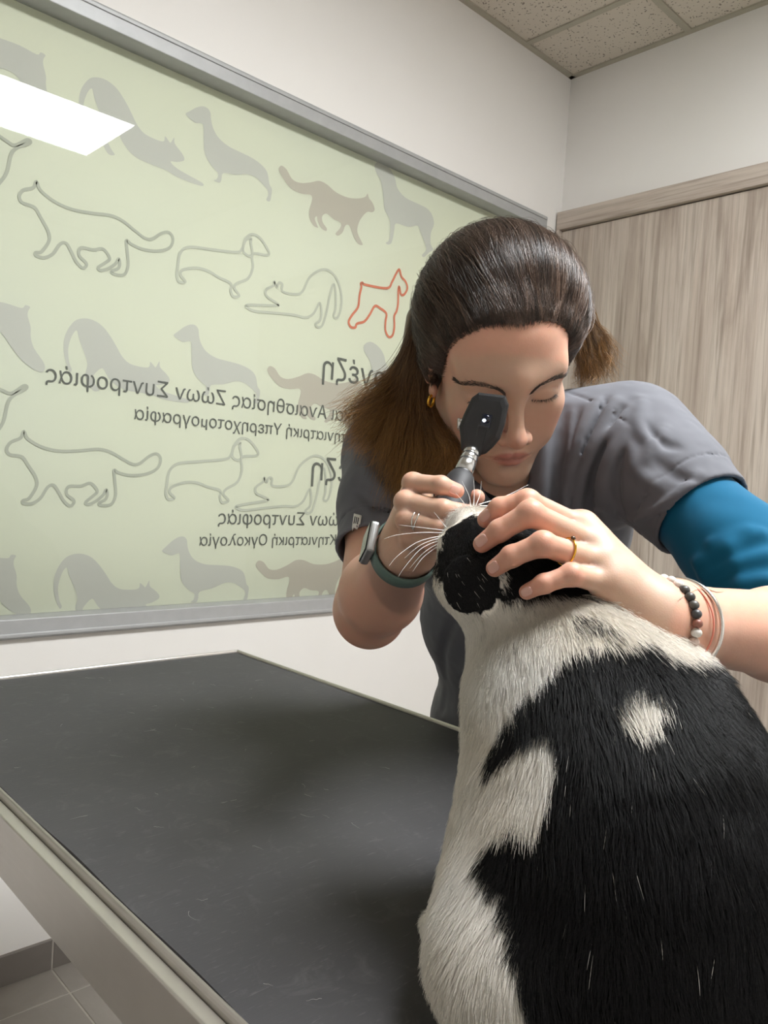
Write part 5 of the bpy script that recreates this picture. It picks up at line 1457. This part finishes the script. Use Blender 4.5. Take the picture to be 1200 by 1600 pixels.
# fur -----------------------------------------------------------------------------------------
def fur(name, count, Vs, Qs, length, radius, lean, seed, K=5):
    r = np.random.default_rng(seed)
    # area-weighted picks
    a = Vs[Qs]; ar = np.linalg.norm(np.cross(a[:, 2]-a[:, 0], a[:, 3]-a[:, 1]), axis=1); cen_ = a.mean(1)
    pr = project(cen_)
    nrm_ = np.cross(a[:, 2]-a[:, 0], a[:, 3]-a[:, 1]); nrm_ /= np.linalg.norm(nrm_, axis=1)[:, None]+1e-12
    facing = (nrm_*(CAM-cen_)/np.linalg.norm(CAM-cen_, axis=1)[:, None]).sum(1)
    wgt = ar*np.where(facing > -0.35, 1.0, 0.25)*np.where((pr[:, 1] > 1720) | (pr[:, 0] > 1420), 0.15, 1.0)*np.where(cen_[:, 2] < TZ+.004, 0.0, 1.0)
    f = r.choice(len(Qs), count, p=wgt/wgt.sum()); s, t_ = r.random((count, 1)), r.random((count, 1))
    root = (a[f, 0]*(1-s)+a[f, 1]*s)*(1-t_)+(a[f, 3]*(1-s)+a[f, 2]*s)*t_
    n = normals_of(CATF, root)
    q = (root-CC) @ CA
    hw = np.exp(-np.maximum(np.linalg.norm(q, axis=1)-0.045, 0)**2/0.02**2)        # 1 on the head
    # flow: down the spine on the body, nose to nape on the head
    bc = np.array(BC); seg = np.diff(np.concatenate([bc, bc[-1:]+(bc[-1:]-bc[-2:-1])]), axis=0); seg /= np.linalg.norm(seg, axis=1)[:, None]
    d2 = ((root[:, None]-bc[None])**2).sum(2); wb = np.exp(-d2/0.06**2)+1e-9; flow = (wb[..., None]*seg[None]).sum(1)/wb.sum(1)[:, None]
    flow = flow+np.array([0, 0, -0.35])
    flow = flow*(1-hw[:, None])+(-cF)*hw[:, None]*1.2
    flow = flow+np.stack([vnoise(root, 35, 21), vnoise(root, 35, 22), vnoise(root, 35, 23)], 1)*0.38+np.stack([vnoise(root, 140, 24), vnoise(root, 140, 25), vnoise(root, 140, 26)], 1)*0.22+r.normal(0, .12, root.shape)
    flow -= n*(flow*n).sum(1)[:, None]; flow /= np.linalg.norm(flow, axis=1)[:, None]+1e-9
    L = length*(0.65+0.6*r.random(count))*(1-0.66*hw)
    earw = EARS(root) < 0.0015
    L = L*(1-0.65*(1-sstep(root[:, 2]-TZ, .012, .05)))
    earwhite = earw & (r.random(count) < 0.006)
    L = np.where(earw, np.where(earwhite, r.uniform(.004, .010, count), 0.0030), L)
    ln = lean*(0.7+0.6*r.random(count))
    S = np.zeros((count, K, 3)); S[:, 0] = root-n*0.0006
    for k in range(1, K):
        tt = k/(K-1); up = ln*(1-0.62*tt)
        d = flow*np.sqrt(np.maximum(1-up*up, .05))[:, None]+n*up[:, None]
        S[:, k] = S[:, k-1]+d*(L/(K-1))[:, None]
    S[:, :, 2] = np.maximum(S[:, :, 2], TZ+0.0006)
    b = coat(root, 5.0, r)
    stray = r.random(count)
    b = np.where(stray < 0.0010, ~b, b)
    v = r.random((count, 1))
    cb = BLK*(0.7+1.1*v**3); cwh = (WHT+(CRM-WHT)*np.clip(0.5+0.6*vnoise(root, 25, 7), 0, 1)[:, None]*0.7)*(0.80+0.28*v)
    cb = np.where(earw[:, None], BLK*(1.6+2.0*v), cb); b = np.where(earwhite, False, b)
    cols = np.where(b[:, None], cb, cwh)
    return S, cols, radius*(0.7+0.6*r.random(count))
M_FUR = mat_attr('cat_fur', 0.42, 0.26)
s1, c1_, r1 = fur('fur', 42000, V1, Q1, .013, .00011, .50, 31)
s2, c2_, r2 = fur('fur', 170000, V2, Q2, .0150, .000135, .42, 32)
f_o = hair_object('fur', np.concatenate([s1, s2]), np.concatenate([r1, r2]), M_FUR, cat, np.concatenate([c1_, c2_]), 1.0, 0.2)
f_o['kind'] = 'stuff'
# whiskers
wl = [[(697, 836, .660), (655, 846, .648), (622, 868, .640), (608, 884, .636)], [(694, 842, .660), (660, 856, .650), (634, 884, .642), (622, 902, .640)], [(693, 845, .660), (664, 862, .650), (640, 888, .645)],
      [(697, 833, .662), (660, 832, .655), (620, 836, .650), (600, 842, .648)], [(697, 829, .663), (655, 824, .660), (622, 820, .66)], [(698, 825, .664), (690, 815, .665), (678, 800, .664)], [(697, 838, .660), (660, 850, .645), (632, 872, .640)],
      [(692, 848, .658), (662, 870, .648), (645, 893, .642)], [(735, 792, .672), (733, 775, .675), (722, 752, .677)], [(740, 790, .672), (741, 770, .676), (740, 745, .678)], [(744, 789, .672), (750, 772, .676), (752, 752, .678)], [(731, 795, .672), (722, 782, .675), (712, 770, .676)], [(748, 788, .672), (790, 775, .70), (826, 757, .72)], [(750, 790, .672), (800, 790, .71), (862, 784, .74)]]
W_ = np.array([np.stack([np.interp(np.linspace(0, 1, 10), np.linspace(0, 1, len(c)), c[:, j]) for j in range(3)], 1) for c in (catmull([P(*a) for a in g], 6) for g in wl)])
hair_object('whiskers', W_, .00030, M_FUR, cat, np.tile(np.array(s2l((232, 230, 226))[:3]), (len(W_), 1)), 1.0, 0.25)
# eyes and nose leather on the far, upturned face
M_EYE = mat_plain('amber_eye', (150, 140, 60), 0.05); M_NOSE = mat_plain('pink_nose', (190, 130, 122), 0.5)
for s in (-1, 1):
    b = bmesh.new(); bmesh.ops.create_uvsphere(b, u_segments=16, v_segments=10, radius=.0098)
    for v in b.verts: v.co = Vector(ch(s*.0205, .0345, .0035)+np.array(v.co))
    put(link('eye', bm_mesh(b), M_EYE, None, True), cat)
b = bmesh.new(); bmesh.ops.create_uvsphere(b, u_segments=14, v_segments=8, radius=1)
for v in b.verts: v.co = Vector(ch(v.co[0]*.0062, .0640+v.co[1]*.004, -.0045+v.co[2]*.0042))
put(link('nose', bm_mesh(b), M_NOSE, None, True), cat)
print('CAT verts', len(CV))

S_h, M_LH = mat_hairs()
lh = hair_object('loose_cat_hairs', S_h, .00011, M_LH, None, None); tag(lh, 'fine pale shed cat hairs scattered over the black mat', 'cat hairs', None, 'stuff')
